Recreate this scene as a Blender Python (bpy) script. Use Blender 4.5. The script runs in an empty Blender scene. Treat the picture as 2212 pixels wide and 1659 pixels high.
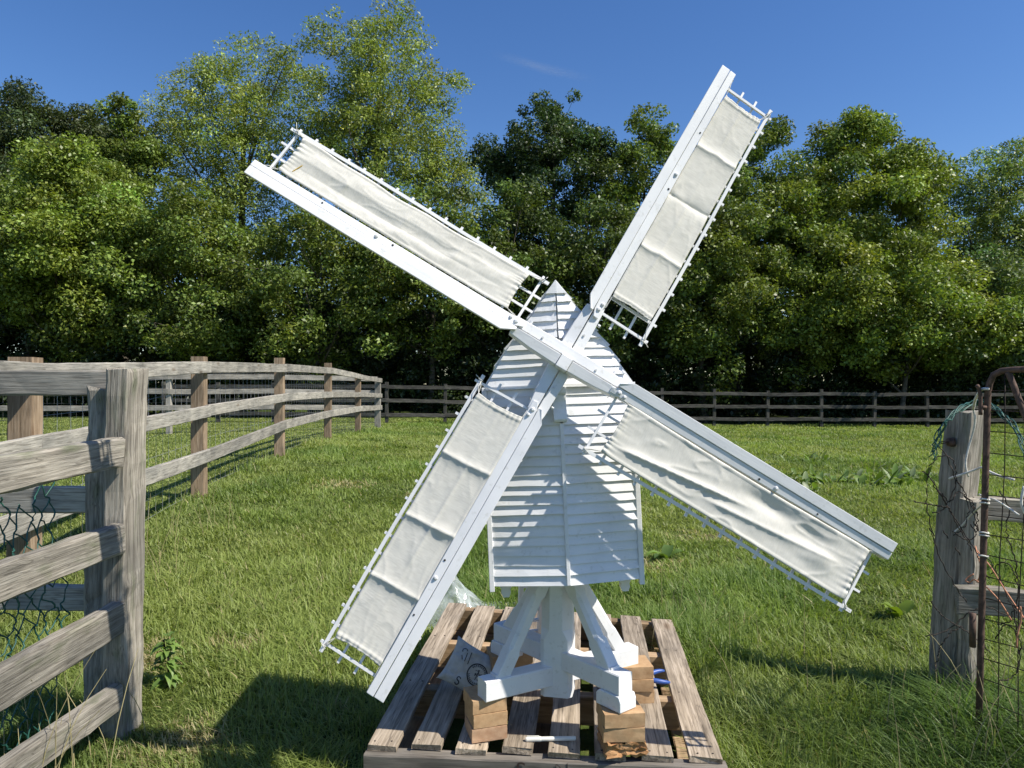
import bpy, bmesh, math, random
import numpy as np
from mathutils import Matrix, Vector, Euler

R = math.radians
SC = bpy.context.scene
COL = SC.collection
random.seed(7)
rng = np.random.default_rng(11)

# ------------------------------------------------------------------ camera, sky, sun, exposure
CZ = 1.17                      # eye height over the near ground
F = 1536.0                     # focal length in units of a 2212 px wide frame
cam_d = bpy.data.cameras.new("camera")
cam_d.sensor_width = 36.0
cam_d.lens = 25.0
cam_d.clip_start = 0.05
cam_d.clip_end = 2000.0
cam = bpy.data.objects.new("camera", cam_d)
COL.objects.link(cam)
cam.location = (0, 0, CZ)
cam.rotation_euler = (R(90), 0, 0)
SC.camera = cam

SUN_FROM = Vector((0.78, -0.31, 1.0)).normalized()
elev = math.asin(SUN_FROM.z)
azim = math.atan2(SUN_FROM.x, SUN_FROM.y)
w = bpy.data.worlds.new("World")
SC.world = w
w.use_nodes = True
nt = w.node_tree
bg = nt.nodes["Background"]
sky = nt.nodes.new("ShaderNodeTexSky")
sky.sky_type = 'NISHITA'
sky.sun_disc = False
sky.sun_elevation = elev
sky.sun_rotation = azim
sky.altitude = 50
sky.air_density = 1.0
sky.dust_density = 0.3
sky.ozone_density = 3.0
hs = nt.nodes.new("ShaderNodeHueSaturation")
hs.inputs["Saturation"].default_value = 1.24
hs.inputs["Hue"].default_value = 0.509
nt.links.new(sky.outputs[0], hs.inputs["Color"])
nt.links.new(hs.outputs[0], bg.inputs[0])
bg.inputs[1].default_value = 0.106
sun_d = bpy.data.lights.new("sun", 'SUN')
sun_d.energy = 5.0
sun_d.angle = R(0.53)
sun_d.color = (1.0, 0.95, 0.86)
sun = bpy.data.objects.new("sun", sun_d)
COL.objects.link(sun)
sun.location = (20, -12, 30)
sun.rotation_euler = SUN_FROM.to_track_quat('Z', 'Y').to_euler()
SC.view_settings.view_transform = 'Standard'
SC.view_settings.look = 'None'
SC.view_settings.exposure = 0.48
SC.view_settings.gamma = 1.0
SC.cycles.use_denoising = True
SC.cycles.max_bounces = 6
SC.cycles.transparent_max_bounces = 12


# ------------------------------------------------------------------ helpers
def P(u, v, D):
    """the point at depth D behind picture position (u, v) (2212 x 1659 frame)"""
    return Vector(((u - 1106.0) / F * D, D, -(v - 829.5) / F * D + CZ))


WM = {}


def link(name, me, mat=None, parent=None, M=None, smooth=False, bevel=0.0, label=None):
    o = bpy.data.objects.new(name, me)
    COL.objects.link(o)
    if mat is not None:
        me.materials.append(mat)
    M = M or Matrix()
    if parent is not None:
        o.parent = parent
        o.matrix_basis = WM[parent].inverted() @ M
    else:
        o.matrix_basis = M
    WM[o] = M.copy()
    if smooth:
        me.polygons.foreach_set("use_smooth", [True] * len(me.polygons))
    if bevel:
        b = o.modifiers.new("bevel", 'BEVEL')
        b.width = bevel
        b.segments = 2
        b.limit_method = 'ANGLE'
    if label:
        o["label"] = label
    return o


def tag(o, label, cat, group=None):
    o["label"] = label
    o["category"] = cat
    if group:
        o["group"] = group
    return o


def thing(name, loc, label, cat, group=None, M=None):
    o = bpy.data.objects.new(name, None)
    COL.objects.link(o)
    o.empty_display_size = 0.1
    M = M or Matrix.Translation(loc)
    o.matrix_basis = M
    WM[o] = M.copy()
    return tag(o, label, cat, group)


class MB:
    def __init__(s):
        s.v, s.f = [], []

    def add(s, v, f):
        n = len(s.v)
        s.v += [tuple(p) for p in v]
        s.f += [tuple(n + i for i in q) for q in f]

    def box(s, c, size, rot=None):
        x, y, z = (size[0] / 2, size[1] / 2, size[2] / 2)
        pts = [Vector((sx * x, sy * y, sz * z)) for sx in (-1, 1) for sy in (-1, 1) for sz in (-1, 1)]
        if rot is not None:
            pts = [rot @ p for p in pts]
        c = Vector(c)
        s.add([p + c for p in pts], [(0, 1, 3, 2), (4, 6, 7, 5), (0, 4, 5, 1), (2, 3, 7, 6), (0, 2, 6, 4), (1, 5, 7, 3)])

    def prism(s, poly, y0, y1, M=None):
        """poly in local xz, extruded along y"""
        n = len(poly)
        v = [Vector((x, y0, z)) for x, z in poly] + [Vector((x, y1, z)) for x, z in poly]
        if M is not None:
            v = [M @ p for p in v]
        f = [tuple(range(n)), tuple(range(2 * n - 1, n - 1, -1))]
        f += [(i, i + n, (i + 1) % n + n, (i + 1) % n) for i in range(n)]
        s.add(v, f)

    def tube(s, pts, r, sides=6, cap=True):
        pts = [Vector(p) for p in pts]
        n = len(pts)
        rr = r if hasattr(r, '__len__') else [r] * n
        up = Vector((0.13, 0.21, 0.97))
        base = len(s.v)
        for i, p in enumerate(pts):
            t = (pts[min(i + 1, n - 1)] - pts[max(i - 1, 0)])
            if t.length < 1e-9:
                t = Vector((0, 0, 1))
            t.normalize()
            a = t.cross(up)
            if a.length < 0.05:
                a = t.cross(Vector((1, 0, 0)))
            a.normalize()
            b = t.cross(a)
            for k in range(sides):
                an = 2 * math.pi * k / sides
                s.v.append(tuple(p + a * (rr[i] * math.cos(an)) + b * (rr[i] * math.sin(an))))
        for i in range(n - 1):
            for k in range(sides):
                k2 = (k + 1) % sides
                s.f.append((base + i * sides + k, base + i * sides + k2, base + (i + 1) * sides + k2, base + (i + 1) * sides + k))
        if cap:
            s.f.append(tuple(base + k for k in range(sides - 1, -1, -1)))
            s.f.append(tuple(base + (n - 1) * sides + k for k in range(sides)))

    def cyl(s, p0, p1, r, sides=10):
        s.tube([p0, p1], r, sides)

    def mesh(s, name):
        me = bpy.data.meshes.new(name)
        me.from_pydata(s.v, [], s.f)
        me.update()
        return me

    def build(s, name, mat, parent=None, M=None, smooth=False, bevel=0.0, label=None):
        return link(name, s.mesh(name), mat, parent, M, smooth, bevel, label)


def frame(p0, p1, up=Vector((0, 0, 1))):
    """matrix with local x from p0 to p1, z near up, origin p0"""
    p0, p1 = Vector(p0), Vector(p1)
    x = (p1 - p0).normalized()
    y = Vector(up).cross(x)
    if y.length < 1e-4:
        y = Vector((0, 1, 0)).cross(x)
    y.normalize()
    z = x.cross(y)
    M = Matrix((x, y, z)).transposed().to_4x4()
    M.translation = p0
    return M


def vnoise(x, y, seed=0):
    """smooth value noise, arrays in, about -1..1 out"""
    x, y = np.asarray(x, float), np.asarray(y, float)
    xi, yi = np.floor(x).astype(np.int64), np.floor(y).astype(np.int64)
    fx, fy = x - xi, y - yi
    fx, fy = fx * fx * (3 - 2 * fx), fy * fy * (3 - 2 * fy)

    def h(a, b):
        n = (a * 374761393 + b * 668265263 + seed * 1442695041) & 0xffffffff
        n = ((n ^ (n >> 13)) * 1274126177) & 0xffffffff
        return ((n ^ (n >> 16)) & 0xffff) / 32767.5 - 1.0
    return (h(xi, yi) * (1 - fx) + h(xi + 1, yi) * fx) * (1 - fy) + (h(xi, yi + 1) * (1 - fx) + h(xi + 1, yi + 1) * fx) * fy


def fbm(x, y, seed=0, octv=3):
    t, a = 0, 1.0
    for k in range(octv):
        t = t + a * vnoise(np.asarray(x) * 2 ** k, np.asarray(y) * 2 ** k, seed + k)
        a *= 0.5
    return t


def beam_mesh(name, L, w, h, ch=0.004, jit=0.0015, seed=0, taper=1.0, seg=None, round_end=0.0):
    """a sawn timber along local +x, section w (y) by h (z), softened arrises, uneven surfaces"""
    seg = seg or max(2, int(L / 0.07))
    r = np.random.default_rng(seed)
    y, z = w / 2, h / 2
    c = min(ch, y * 0.6, z * 0.6)
    sec = [(-y + c, -z), (y - c, -z), (y, -z + c), (y, z - c), (y - c, z), (-y + c, z), (-y, z - c), (-y, -z + c)]
    b = MB()
    ph = r.uniform(0, 50, 2)
    for i in range(seg + 1):
        t = i / seg
        k = 1 + (taper - 1) * t
        bow_y, bow_z = jit * 2 * float(vnoise(t * 3 + ph[0], 0.5, seed)), jit * 2 * float(vnoise(t * 3 + ph[1], 3.5, seed))
        for (a, q) in sec:
            b.v.append((t * L + (r.normal(0, round_end) if i in (0, seg) else 0), a * k + bow_y + r.normal(0, jit * 0.5), q * k + bow_z + r.normal(0, jit * 0.5)))
    for i in range(seg):
        for j in range(8):
            j2 = (j + 1) % 8
            b.f.append((i * 8 + j, i * 8 + j2, (i + 1) * 8 + j2, (i + 1) * 8 + j))
    b.f.append(tuple(range(7, -1, -1)))
    b.f.append(tuple(seg * 8 + j for j in range(8)))
    return b.mesh(name)


_bs = [100]


def beam(name, p0, p1, w, h, mat, parent=None, up=(0, 0, 1), label=None, **kw):
    _bs[0] += 1
    p0, p1 = Vector(p0), Vector(p1)
    me = beam_mesh(name, (p1 - p0).length, w, h, seed=_bs[0], **kw)
    return link(name, me, mat, parent, frame(p0, p1, Vector(up)), label=label)


# ------------------------------------------------------------------ materials
def new_mat(name):
    m = bpy.data.materials.new(name)
    m.use_nodes = True
    n = m.node_tree
    for x in list(n.nodes):
        n.nodes.remove(x)
    out = n.nodes.new("ShaderNodeOutputMaterial")
    p = n.nodes.new("ShaderNodeBsdfPrincipled")
    n.links.new(p.outputs[0], out.inputs[0])
    return m, n, p, out


def coords(n, scale=(1, 1, 1), kind="Object"):
    tc = n.nodes.new("ShaderNodeTexCoord")
    mp = n.nodes.new("ShaderNodeMapping")
    mp.inputs["Scale"].default_value = scale
    n.links.new(tc.outputs[kind], mp.inputs[0])
    return mp.outputs[0]


def rand_coords(n, scale=(1, 1, 1)):
    """object coordinates shifted by the object's own random number, so no two boards share a grain"""
    tc = n.nodes.new("ShaderNodeTexCoord")
    oi = n.nodes.new("ShaderNodeObjectInfo")
    mu = n.nodes.new("ShaderNodeMath")
    mu.operation = 'MULTIPLY'
    mu.inputs[1].default_value = 37.0
    n.links.new(oi.outputs["Random"], mu.inputs[0])
    ad = n.nodes.new("ShaderNodeVectorMath")
    ad.operation = 'ADD'
    n.links.new(tc.outputs["Object"], ad.inputs[0])
    n.links.new(mu.outputs[0], ad.inputs[1])
    mp = n.nodes.new("ShaderNodeMapping")
    mp.inputs["Scale"].default_value = scale
    n.links.new(ad.outputs[0], mp.inputs[0])
    return mp.outputs[0], oi


def noise(n, vec, scale, detail=4, rough=0.55, dist=0.0):
    t = n.nodes.new("ShaderNodeTexNoise")
    t.inputs["Scale"].default_value = scale
    t.inputs["Detail"].default_value = detail
    t.inputs["Roughness"].default_value = rough
    t.inputs["Distortion"].default_value = dist
    n.links.new(vec, t.inputs["Vector"])
    return t.outputs["Fac"]


def ramp(n, fac, stops):
    r = n.nodes.new("ShaderNodeValToRGB")
    e = r.color_ramp.elements
    while len(e) < len(stops):
        e.new(0.5)
    for i, (p, c) in enumerate(stops):
        e[i].position = p
        e[i].color = (c[0], c[1], c[2], 1)
    n.links.new(fac, r.inputs[0])
    return r.outputs[0]


def mixc(n, a, b, fac, mode='MIX'):
    m = n.nodes.new("ShaderNodeMix")
    m.data_type = 'RGBA'
    m.blend_type = mode
    for s, v in ((6, a), (7, b), (0, fac)):
        if hasattr(v, 'links') or hasattr(v, 'is_linked'):
            n.links.new(v, m.inputs[s])
        else:
            m.inputs[s].default_value = (v[0], v[1], v[2], 1) if hasattr(v, '__len__') else v
    return m.outputs[2]


def bump(n, p, h, strength=0.3, dist=0.002, prev=None):
    b = n.nodes.new("ShaderNodeBump")
    b.inputs["Strength"].default_value = strength
    b.inputs["Distance"].default_value = dist
    n.links.new(h, b.inputs["Height"])
    if prev:
        n.links.new(prev, b.inputs["Normal"])
    n.links.new(b.outputs[0], p.inputs["Normal"])
    return b.outputs[0]


def wood(name, dark, mid, light, grain=14, rough=0.85, bmp=0.5, stain=None, knots=True, cracks=False):
    m, n, p, out = new_mat(name)
    v, oi = rand_coords(n, (1.2, grain, grain))
    g = noise(n, v, 3.0, 9, 0.62, 0.6)
    v2, _ = rand_coords(n, (2.2, 3.5, 3.5))
    blot = noise(n, v2, 1.6, 3)
    c = ramp(n, g, [(0.32, dark), (0.5, mid), (0.68, light)])
    v4, _ = rand_coords(n, (4, 62, 62))
    fine = noise(n, v4, 2.0, 4, 0.6, 0.3)
    c = mixc(n, c, ramp(n, fine, [(0.34, (0.36, 0.34, 0.32)), (0.52, (1, 1, 1))]), 0.58, 'MULTIPLY')
    c = mixc(n, c, ramp(n, blot, [(0.35, (0.62, 0.62, 0.62)), (0.62, (1.15, 1.12, 1.08))]), 0.8, 'MULTIPLY')
    if knots:
        vk, _ = rand_coords(n, (1.6, 5.5, 5.5))
        vo = n.nodes.new("ShaderNodeTexVoronoi")
        vo.inputs["Scale"].default_value = 1.5
        n.links.new(vk, vo.inputs["Vector"])
        c = mixc(n, c, ramp(n, vo.outputs["Distance"], [(0.0, (0.35, 0.28, 0.22)), (0.06, (0.5, 0.43, 0.37)), (0.16, (1, 1, 1))]), 0.8, 'MULTIPLY')
    if stain:
        v3, _ = rand_coords(n, (3, 9, 9))
        st = noise(n, v3, 2.2, 4)
        c = mixc(n, c, stain, ramp(n, st, [(0.55, (0, 0, 0)), (0.7, (0.6, 0.6, 0.6))]))
    if cracks:
        v5, _ = rand_coords(n, (1.0, 26, 26))
        ck = noise(n, v5, 1.6, 3, 0.5, 0.5)
        c = mixc(n, c, ramp(n, ck, [(0.484, (1, 1, 1)), (0.497, (0.16, 0.15, 0.14)), (0.503, (0.16, 0.15, 0.14)), (0.516, (1, 1, 1))]), 0.5, 'MULTIPLY')
    rv = n.nodes.new("ShaderNodeMapRange")
    rv.inputs[3].default_value = 0.82
    rv.inputs[4].default_value = 1.16
    n.links.new(oi.outputs["Random"], rv.inputs[0])
    c = mixc(n, c, rv.outputs[0], 1.0, 'MULTIPLY')
    n.links.new(c, p.inputs["Base Color"])
    p.inputs["Roughness"].default_value = rough
    p.inputs["Specular IOR Level"].default_value = 0.25
    bn = bump(n, p, g, bmp, 0.004)
    bump(n, p, fine, bmp * 0.8, 0.002, bn)
    return m


def plain(name, c, rough=0.6, metal=0.0, var=0.15, scale=20, bmp=0.0, spec=0.4):
    m, n, p, out = new_mat(name)
    v = coords(n)
    g = noise(n, v, scale, 5)
    lo = tuple(x * (1 - var) for x in c)
    hi = tuple(min(1, x * (1 + var)) for x in c)
    n.links.new(ramp(n, g, [(0.3, lo), (0.7, hi)]), p.inputs["Base Color"])
    p.inputs["Roughness"].default_value = rough
    p.inputs["Metallic"].default_value = metal
    p.inputs["Specular IOR Level"].default_value = spec
    if bmp:
        bump(n, p, g, bmp, 0.003)
    return m


def leaf_mat(name, transl=0.35, rough=0.45, tr_tint=(1.25, 1.3, 0.5)):
    m, n, p, out = new_mat(name)
    a = n.nodes.new("ShaderNodeAttribute")
    a.attribute_name = "tint"
    n.links.new(a.outputs["Color"], p.inputs["Base Color"])
    p.inputs["Roughness"].default_value = rough
    p.inputs["Specular IOR Level"].default_value = 0.35
    tr = n.nodes.new("ShaderNodeBsdfTranslucent")
    tc = mixc(n, a.outputs["Color"], tr_tint, 1.0, 'MULTIPLY')
    n.links.new(tc, tr.inputs[0])
    mx = n.nodes.new("ShaderNodeMixShader")
    mx.inputs[0].default_value = transl
    n.links.new(p.outputs[0], mx.inputs[1])
    n.links.new(tr.outputs[0], mx.inputs[2])
    n.links.new(mx.outputs[0], out.inputs[0])
    return m


def white_paint():
    m, n, p, out = new_mat("white_gloss_paint_on_wood")
    v, oi = rand_coords(n, (1.5, 22, 22))
    g = noise(n, v, 4, 8, 0.6, 0.5)
    v2, _ = rand_coords(n, (1, 1, 1))
    b = noise(n, v2, 9, 5)
    c = ramp(n, b, [(0.3, (0.68, 0.68, 0.68)), (0.6, (0.77, 0.765, 0.755))])
    dirt = noise(n, v2, 60, 3)
    c = mixc(n, c, ramp(n, dirt, [(0.30, (0.70, 0.69, 0.63)), (0.40, (1, 1, 1))]), 0.4, 'MULTIPLY')
    n.links.new(c, p.inputs["Base Color"])
    p.inputs["Roughness"].default_value = 0.42
    p.inputs["Specular IOR Level"].default_value = 0.4
    bn = bump(n, p, g, 0.35, 0.0015)
    bump(n, p, b, 0.25, 0.002, bn)
    return m


def canvas():
    m, n, p, out = new_mat("cream_canvas")
    tc = n.nodes.new("ShaderNodeTexCoord")
    v = coords(n, (190, 30, 30))
    g = noise(n, v, 1.5, 6, 0.65, 0.4)
    v2 = coords(n)
    b = noise(n, v2, 6, 4)
    c = ramp(n, b, [(0.3, (0.725, 0.695, 0.62)), (0.65, (0.765, 0.74, 0.67))])
    c = mixc(n, c, ramp(n, g, [(0.3, (0.88, 0.87, 0.85)), (0.65, (1, 1, 1))]), 0.8, 'MULTIPLY')
    n.links.new(c, p.inputs["Base Color"])
    p.inputs["Roughness"].default_value = 0.95
    p.inputs["Specular IOR Level"].default_value = 0.1
    wr = noise(n, v2, 45, 5, 0.6, 0.8)
    bn = bump(n, p, g, 0.5, 0.0012)
    bump(n, p, wr, 0.10, 0.002, bn)
    tr = n.nodes.new("ShaderNodeBsdfTranslucent")
    tr.inputs[0].default_value = (0.72, 0.66, 0.52, 1)
    mx = n.nodes.new("ShaderNodeMixShader")
    mx.inputs[0].default_value = 0.12
    n.links.new(p.outputs[0], mx.inputs[1])
    n.links.new(tr.outputs[0], mx.inputs[2])
    n.links.new(mx.outputs[0], out.inputs[0])
    return m


def brick_mat(name, a, b, rough_face=False):
    m, n, p, out = new_mat(name)
    v, oi = rand_coords(n)
    g = noise(n, v, 40, 8, 0.65)
    b2 = noise(n, v, 8, 4)
    c = ramp(n, g, [(0.3, a), (0.65, b)])
    c = mixc(n, c, ramp(n, b2, [(0.35, (0.80, 0.78, 0.76)), (0.6, (1.05, 1.03, 1.0))]), 0.7, 'MULTIPLY')
    n.links.new(c, p.inputs["Base Color"])
    p.inputs["Roughness"].default_value = 0.95
    p.inputs["Specular IOR Level"].default_value = 0.15
    bump(n, p, g, 0.9 if rough_face else 0.5, 0.006 if rough_face else 0.002)
    return m


M_WHITE = white_paint()
M_CANVAS = canvas()
M_OLD = wood("grey_weathered_post_wood", (0.19, 0.172, 0.142), (0.315, 0.288, 0.24), (0.43, 0.40, 0.34), 34, cracks=True, bmp=1.0, stain=(0.13, 0.145, 0.08))
M_RAIL = wood("grey_weathered_rail_wood", (0.25, 0.235, 0.205), (0.355, 0.335, 0.29), (0.45, 0.425, 0.37), 26, cracks=True, bmp=0.6)
M_POST = wood("brown_fence_post_wood", (0.19, 0.135, 0.085), (0.30, 0.22, 0.145), (0.40, 0.31, 0.22), 26, bmp=0.5)
M_PALLET = wood("grey_brown_pallet_wood", (0.21, 0.17, 0.125), (0.34, 0.28, 0.21), (0.47, 0.395, 0.31), 24, cracks=True, bmp=0.4)
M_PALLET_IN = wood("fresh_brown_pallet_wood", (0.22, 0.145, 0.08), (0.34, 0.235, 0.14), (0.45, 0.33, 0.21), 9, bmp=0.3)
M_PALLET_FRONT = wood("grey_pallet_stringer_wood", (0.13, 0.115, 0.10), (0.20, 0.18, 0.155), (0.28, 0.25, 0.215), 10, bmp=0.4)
M_BACKRAIL = wood("lichened_rail_wood_shade_darkened", (0.04, 0.038, 0.034), (0.075, 0.071, 0.063), (0.125, 0.12, 0.105), 10, bmp=0.4, stain=(0.10, 0.11, 0.06))  # lichened wood; base tones darkened to stand in for the trees' shade
M_BRICK = brick_mat("tan_brick", (0.38, 0.235, 0.125), (0.50, 0.335, 0.19))
M_BRICK_PINK = brick_mat("pinkish_wood_marked_brick", (0.38, 0.22, 0.13), (0.52, 0.345, 0.22))
M_BRICK_ROUGH = brick_mat("rough_faced_orange_brick", (0.32, 0.15, 0.06), (0.50, 0.30, 0.15), True)
M_RUST = plain("rusty_steel", (0.10, 0.062, 0.045), 0.75, 0.2, 0.45, 60, 0.5)
M_RUSTWIRE = plain("dark_rusty_wire", (0.035, 0.026, 0.02), 0.7, 0.3, 0.4, 80)
M_GREENWIRE = plain("green_coated_wire", (0.02, 0.085, 0.065), 0.45, 0, 0.3, 40)
M_GALV = plain("dull_galvanised_wire", (0.30, 0.31, 0.32), 0.5, 0.6, 0.2, 40)
M_TWINE = plain("white_twine", (0.62, 0.60, 0.54), 0.9, 0, 0.2, 90, 0.3)
M_ORANGE = plain("orange_baler_twine", (0.50, 0.23, 0.13), 0.8, 0, 0.25, 90, 0.3)
M_BLUE = plain("blue_plastic_grip", (0.035, 0.085, 0.30), 0.4, 0, 0.1, 30)
M_STEEL = plain("worn_steel", (0.25, 0.25, 0.25), 0.4, 0.8, 0.2, 60)
M_BOLT = plain("painted_bolt_head", (0.66, 0.66, 0.66), 0.45, 0.0, 0.2, 60)
M_HOLE = plain("dark_hole", (0.012, 0.011, 0.01), 0.9)
M_INK = plain("black_stencil_ink", (0.025, 0.025, 0.03), 0.8)
M_STAMP = plain("brown_burnt_stamp", (0.045, 0.03, 0.024), 0.9)
M_GOLD = plain("ochre_thread", (0.42, 0.28, 0.05), 0.8)
M_BAG = plain("pale_calico", (0.48, 0.47, 0.44), 0.95, 0, 0.12, 60, 0.35, 0.1)
M_PEN = plain("white_pen_plastic", (0.72, 0.70, 0.62), 0.4, 0, 0.05)
M_NAIL = plain("rusty_nail_head", (0.05, 0.04, 0.035), 0.7, 0.3)
M_BARK = wood("grey_brown_bark", (0.05, 0.042, 0.032), (0.10, 0.088, 0.068), (0.17, 0.15, 0.12), 5, bmp=0.8, knots=False)
M_LEAF = leaf_mat("tree_leaves", 0.27)
M_GRASS = leaf_mat("grass_blades", 0.42, 0.5, (1.15, 1.2, 0.6))
M_WEED = leaf_mat("weed_leaves", 0.3, 0.45)


def film_mat():
    m, n, p, out = new_mat("clear_polythene")
    v = coords(n)
    g = noise(n, v, 14, 5, 0.6, 1.2)
    p.inputs["Base Color"].default_value = (0.72, 0.77, 0.76, 1)
    p.inputs["Roughness"].default_value = 0.12
    bump(n, p, g, 0.6, 0.01)
    tr = n.nodes.new("ShaderNodeBsdfTransparent")
    tr.inputs[0].default_value = (0.88, 0.93, 0.9, 1)
    mx = n.nodes.new("ShaderNodeMixShader")
    n.links.new(ramp(n, g, [(0.38, (0.16, 0.16, 0.16)), (0.68, (0.55, 0.55, 0.55))]), mx.inputs[0])
    n.links.new(tr.outputs[0], mx.inputs[1])
    n.links.new(p.outputs[0], mx.inputs[2])
    n.links.new(mx.outputs[0], out.inputs[0])
    return m


M_FILM = film_mat()


def ground_mat():
    m, n, p, out = new_mat("soil_and_thatch")
    v = coords(n)
    g1 = noise(n, v, 0.5, 5)
    g2 = noise(n, v, 9, 6, 0.65)
    c = ramp(n, g2, [(0.3, (0.028, 0.042, 0.010)), (0.5, (0.055, 0.080, 0.018)), (0.72, (0.11, 0.12, 0.04))])
    c = mixc(n, c, ramp(n, g1, [(0.35, (0.8, 0.85, 0.75)), (0.65, (1.2, 1.15, 1.1))]), 0.8, 'MULTIPLY')
    n.links.new(c, p.inputs["Base Color"])
    p.inputs["Roughness"].default_value = 1.0
    p.inputs["Specular IOR Level"].default_value = 0.1
    bump(n, p, g2, 0.8, 0.03)
    return m


# ------------------------------------------------------------------ ground
def sstep(a, b, x):
    t = np.clip((np.asarray(x, float) - a) / (b - a), 0, 1)
    return t * t * (3 - 2 * t)


def gz(x, y):
    """height of the soil"""
    x, y = np.asarray(x, float), np.asarray(y, float)
    z = 0.0 - 0.03
    z = z + 0.24 * np.exp(-((x + 3.4) ** 2 / (2 * 2.6 ** 2) + (y - 10.5) ** 2 / (2 * 4.0 ** 2)))
    z = z - 0.27 * sstep(8, 25, y) * sstep(-6, 8, x)
    z = z - 0.05 * sstep(14, 25, y)
    z = z + 0.02 * fbm(x * 0.7, y * 0.7, 5, 2) * sstep(3, 6, np.hypot(x, y - 1))
    return z


def gz1(x, y):
    return float(gz(x, y))


def make_ground():
    xs = np.unique(np.concatenate([np.linspace(-300, -30, 12), np.linspace(-30, 30, 121), np.linspace(30, 300, 12)]))
    ys = np.unique(np.concatenate([np.linspace(-60, -4, 8), np.linspace(-4, 34, 110), np.linspace(34, 500, 16)]))
    X, Y = np.meshgrid(xs, ys)
    Z = gz(X, Y)
    nx, ny = len(xs), len(ys)
    v = np.stack([X.ravel(), Y.ravel(), Z.ravel()], 1)
    i = np.arange(nx * ny).reshape(ny, nx)
    f = np.stack([i[:-1, :-1].ravel(), i[:-1, 1:].ravel(), i[1:, 1:].ravel(), i[1:, :-1].ravel()], 1)
    me = bpy.data.meshes.new("ground")
    me.from_pydata(v.tolist(), [], f.tolist())
    o = link("ground", me, ground_mat(), smooth=True)
    o["kind"] = "structure"
    o["label"] = "grassy paddock ground reaching the trees"


make_ground()


def make_cloud():
    m, n, p, out = new_mat("thin_ice_cloud")
    p.inputs["Base Color"].default_value = (0.9, 0.92, 0.95, 1)
    p.inputs["Roughness"].default_value = 1.0
    p.inputs["Specular IOR Level"].default_value = 0.0
    tl = n.nodes.new("ShaderNodeBsdfTranslucent")
    tl.inputs[0].default_value = (0.9, 0.92, 0.95, 1)
    m1 = n.nodes.new("ShaderNodeMixShader")
    m1.inputs[0].default_value = 0.6
    n.links.new(p.outputs[0], m1.inputs[1])
    n.links.new(tl.outputs[0], m1.inputs[2])
    v = coords(n, (1, 1, 1), "Generated")
    sx = n.nodes.new("ShaderNodeSeparateXYZ")
    n.links.new(v, sx.inputs[0])
    def hump(sock):
        a = n.nodes.new("ShaderNodeMath"); a.operation = 'SUBTRACT'; a.inputs[1].default_value = 0.5
        n.links.new(sock, a.inputs[0])
        b = n.nodes.new("ShaderNodeMath"); b.operation = 'ABSOLUTE'
        n.links.new(a.outputs[0], b.inputs[0])
        c = n.nodes.new("ShaderNodeMapRange"); c.interpolation_type = 'SMOOTHSTEP'
        c.inputs[1].default_value = 0.0; c.inputs[2].default_value = 0.5; c.inputs[3].default_value = 1.0; c.inputs[4].default_value = 0.0
        n.links.new(b.outputs[0], c.inputs[0])
        return c.outputs[0]
    at = n.nodes.new("ShaderNodeAttribute"); at.attribute_name = "across"
    al = n.nodes.new("ShaderNodeAttribute"); al.attribute_name = "along"
    g = noise(n, coords(n, (0.02, 0.02, 0.06)), 1.0, 5)
    mu = n.nodes.new("ShaderNodeMath"); mu.operation = 'MULTIPLY'
    n.links.new(hump(at.outputs["Fac"]), mu.inputs[0]); n.links.new(hump(al.outputs["Fac"]), mu.inputs[1])
    m2 = n.nodes.new("ShaderNodeMath"); m2.operation = 'MULTIPLY'
    n.links.new(mu.outputs[0], m2.inputs[0]); n.links.new(g, m2.inputs[1])
    m3 = n.nodes.new("ShaderNodeMath"); m3.operation = 'MULTIPLY'; m3.inputs[1].default_value = 0.30
    n.links.new(m2.outputs[0], m3.inputs[0])
    tr = n.nodes.new("ShaderNodeBsdfTransparent")
    mx = n.nodes.new("ShaderNodeMixShader")
    n.links.new(m3.outputs[0], mx.inputs[0])
    n.links.new(tr.outputs[0], mx.inputs[1]); n.links.new(m1.outputs[0], mx.inputs[2])
    n.links.new(mx.outputs[0], out.inputs[0])
    D = 1500.0
    ctr = [P(1050, 112, D), P(1110, 128, D), P(1170, 147, D), P(1230, 160, D), P(1300, 174, D)]
    V, A, B, Fc = [], [], [], []
    n1 = len(ctr)
    for i, c in enumerate(ctr):
        for j in range(7):
            V.append(c + Vector((0, 0, (j / 6 - 0.5) * 30)))
            A.append(j / 6); B.append(i / (n1 - 1))
    for i in range(n1 - 1):
        for j in range(6):
            Fc.append((i * 7 + j, (i + 1) * 7 + j, (i + 1) * 7 + j + 1, i * 7 + j + 1))
    me = bpy.data.meshes.new("cloud")
    me.from_pydata([tuple(q) for q in V], [], Fc)
    for nm, vals in (("across", A), ("along", B)):
        a = me.attributes.new(nm, 'FLOAT', 'POINT')
        a.data.foreach_set("value", vals)
    o = link("cloud", me, m, None, Matrix(), smooth=True)
    o["kind"] = "structure"
    o["label"] = "faint wisp of high cloud"


make_cloud()


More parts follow.
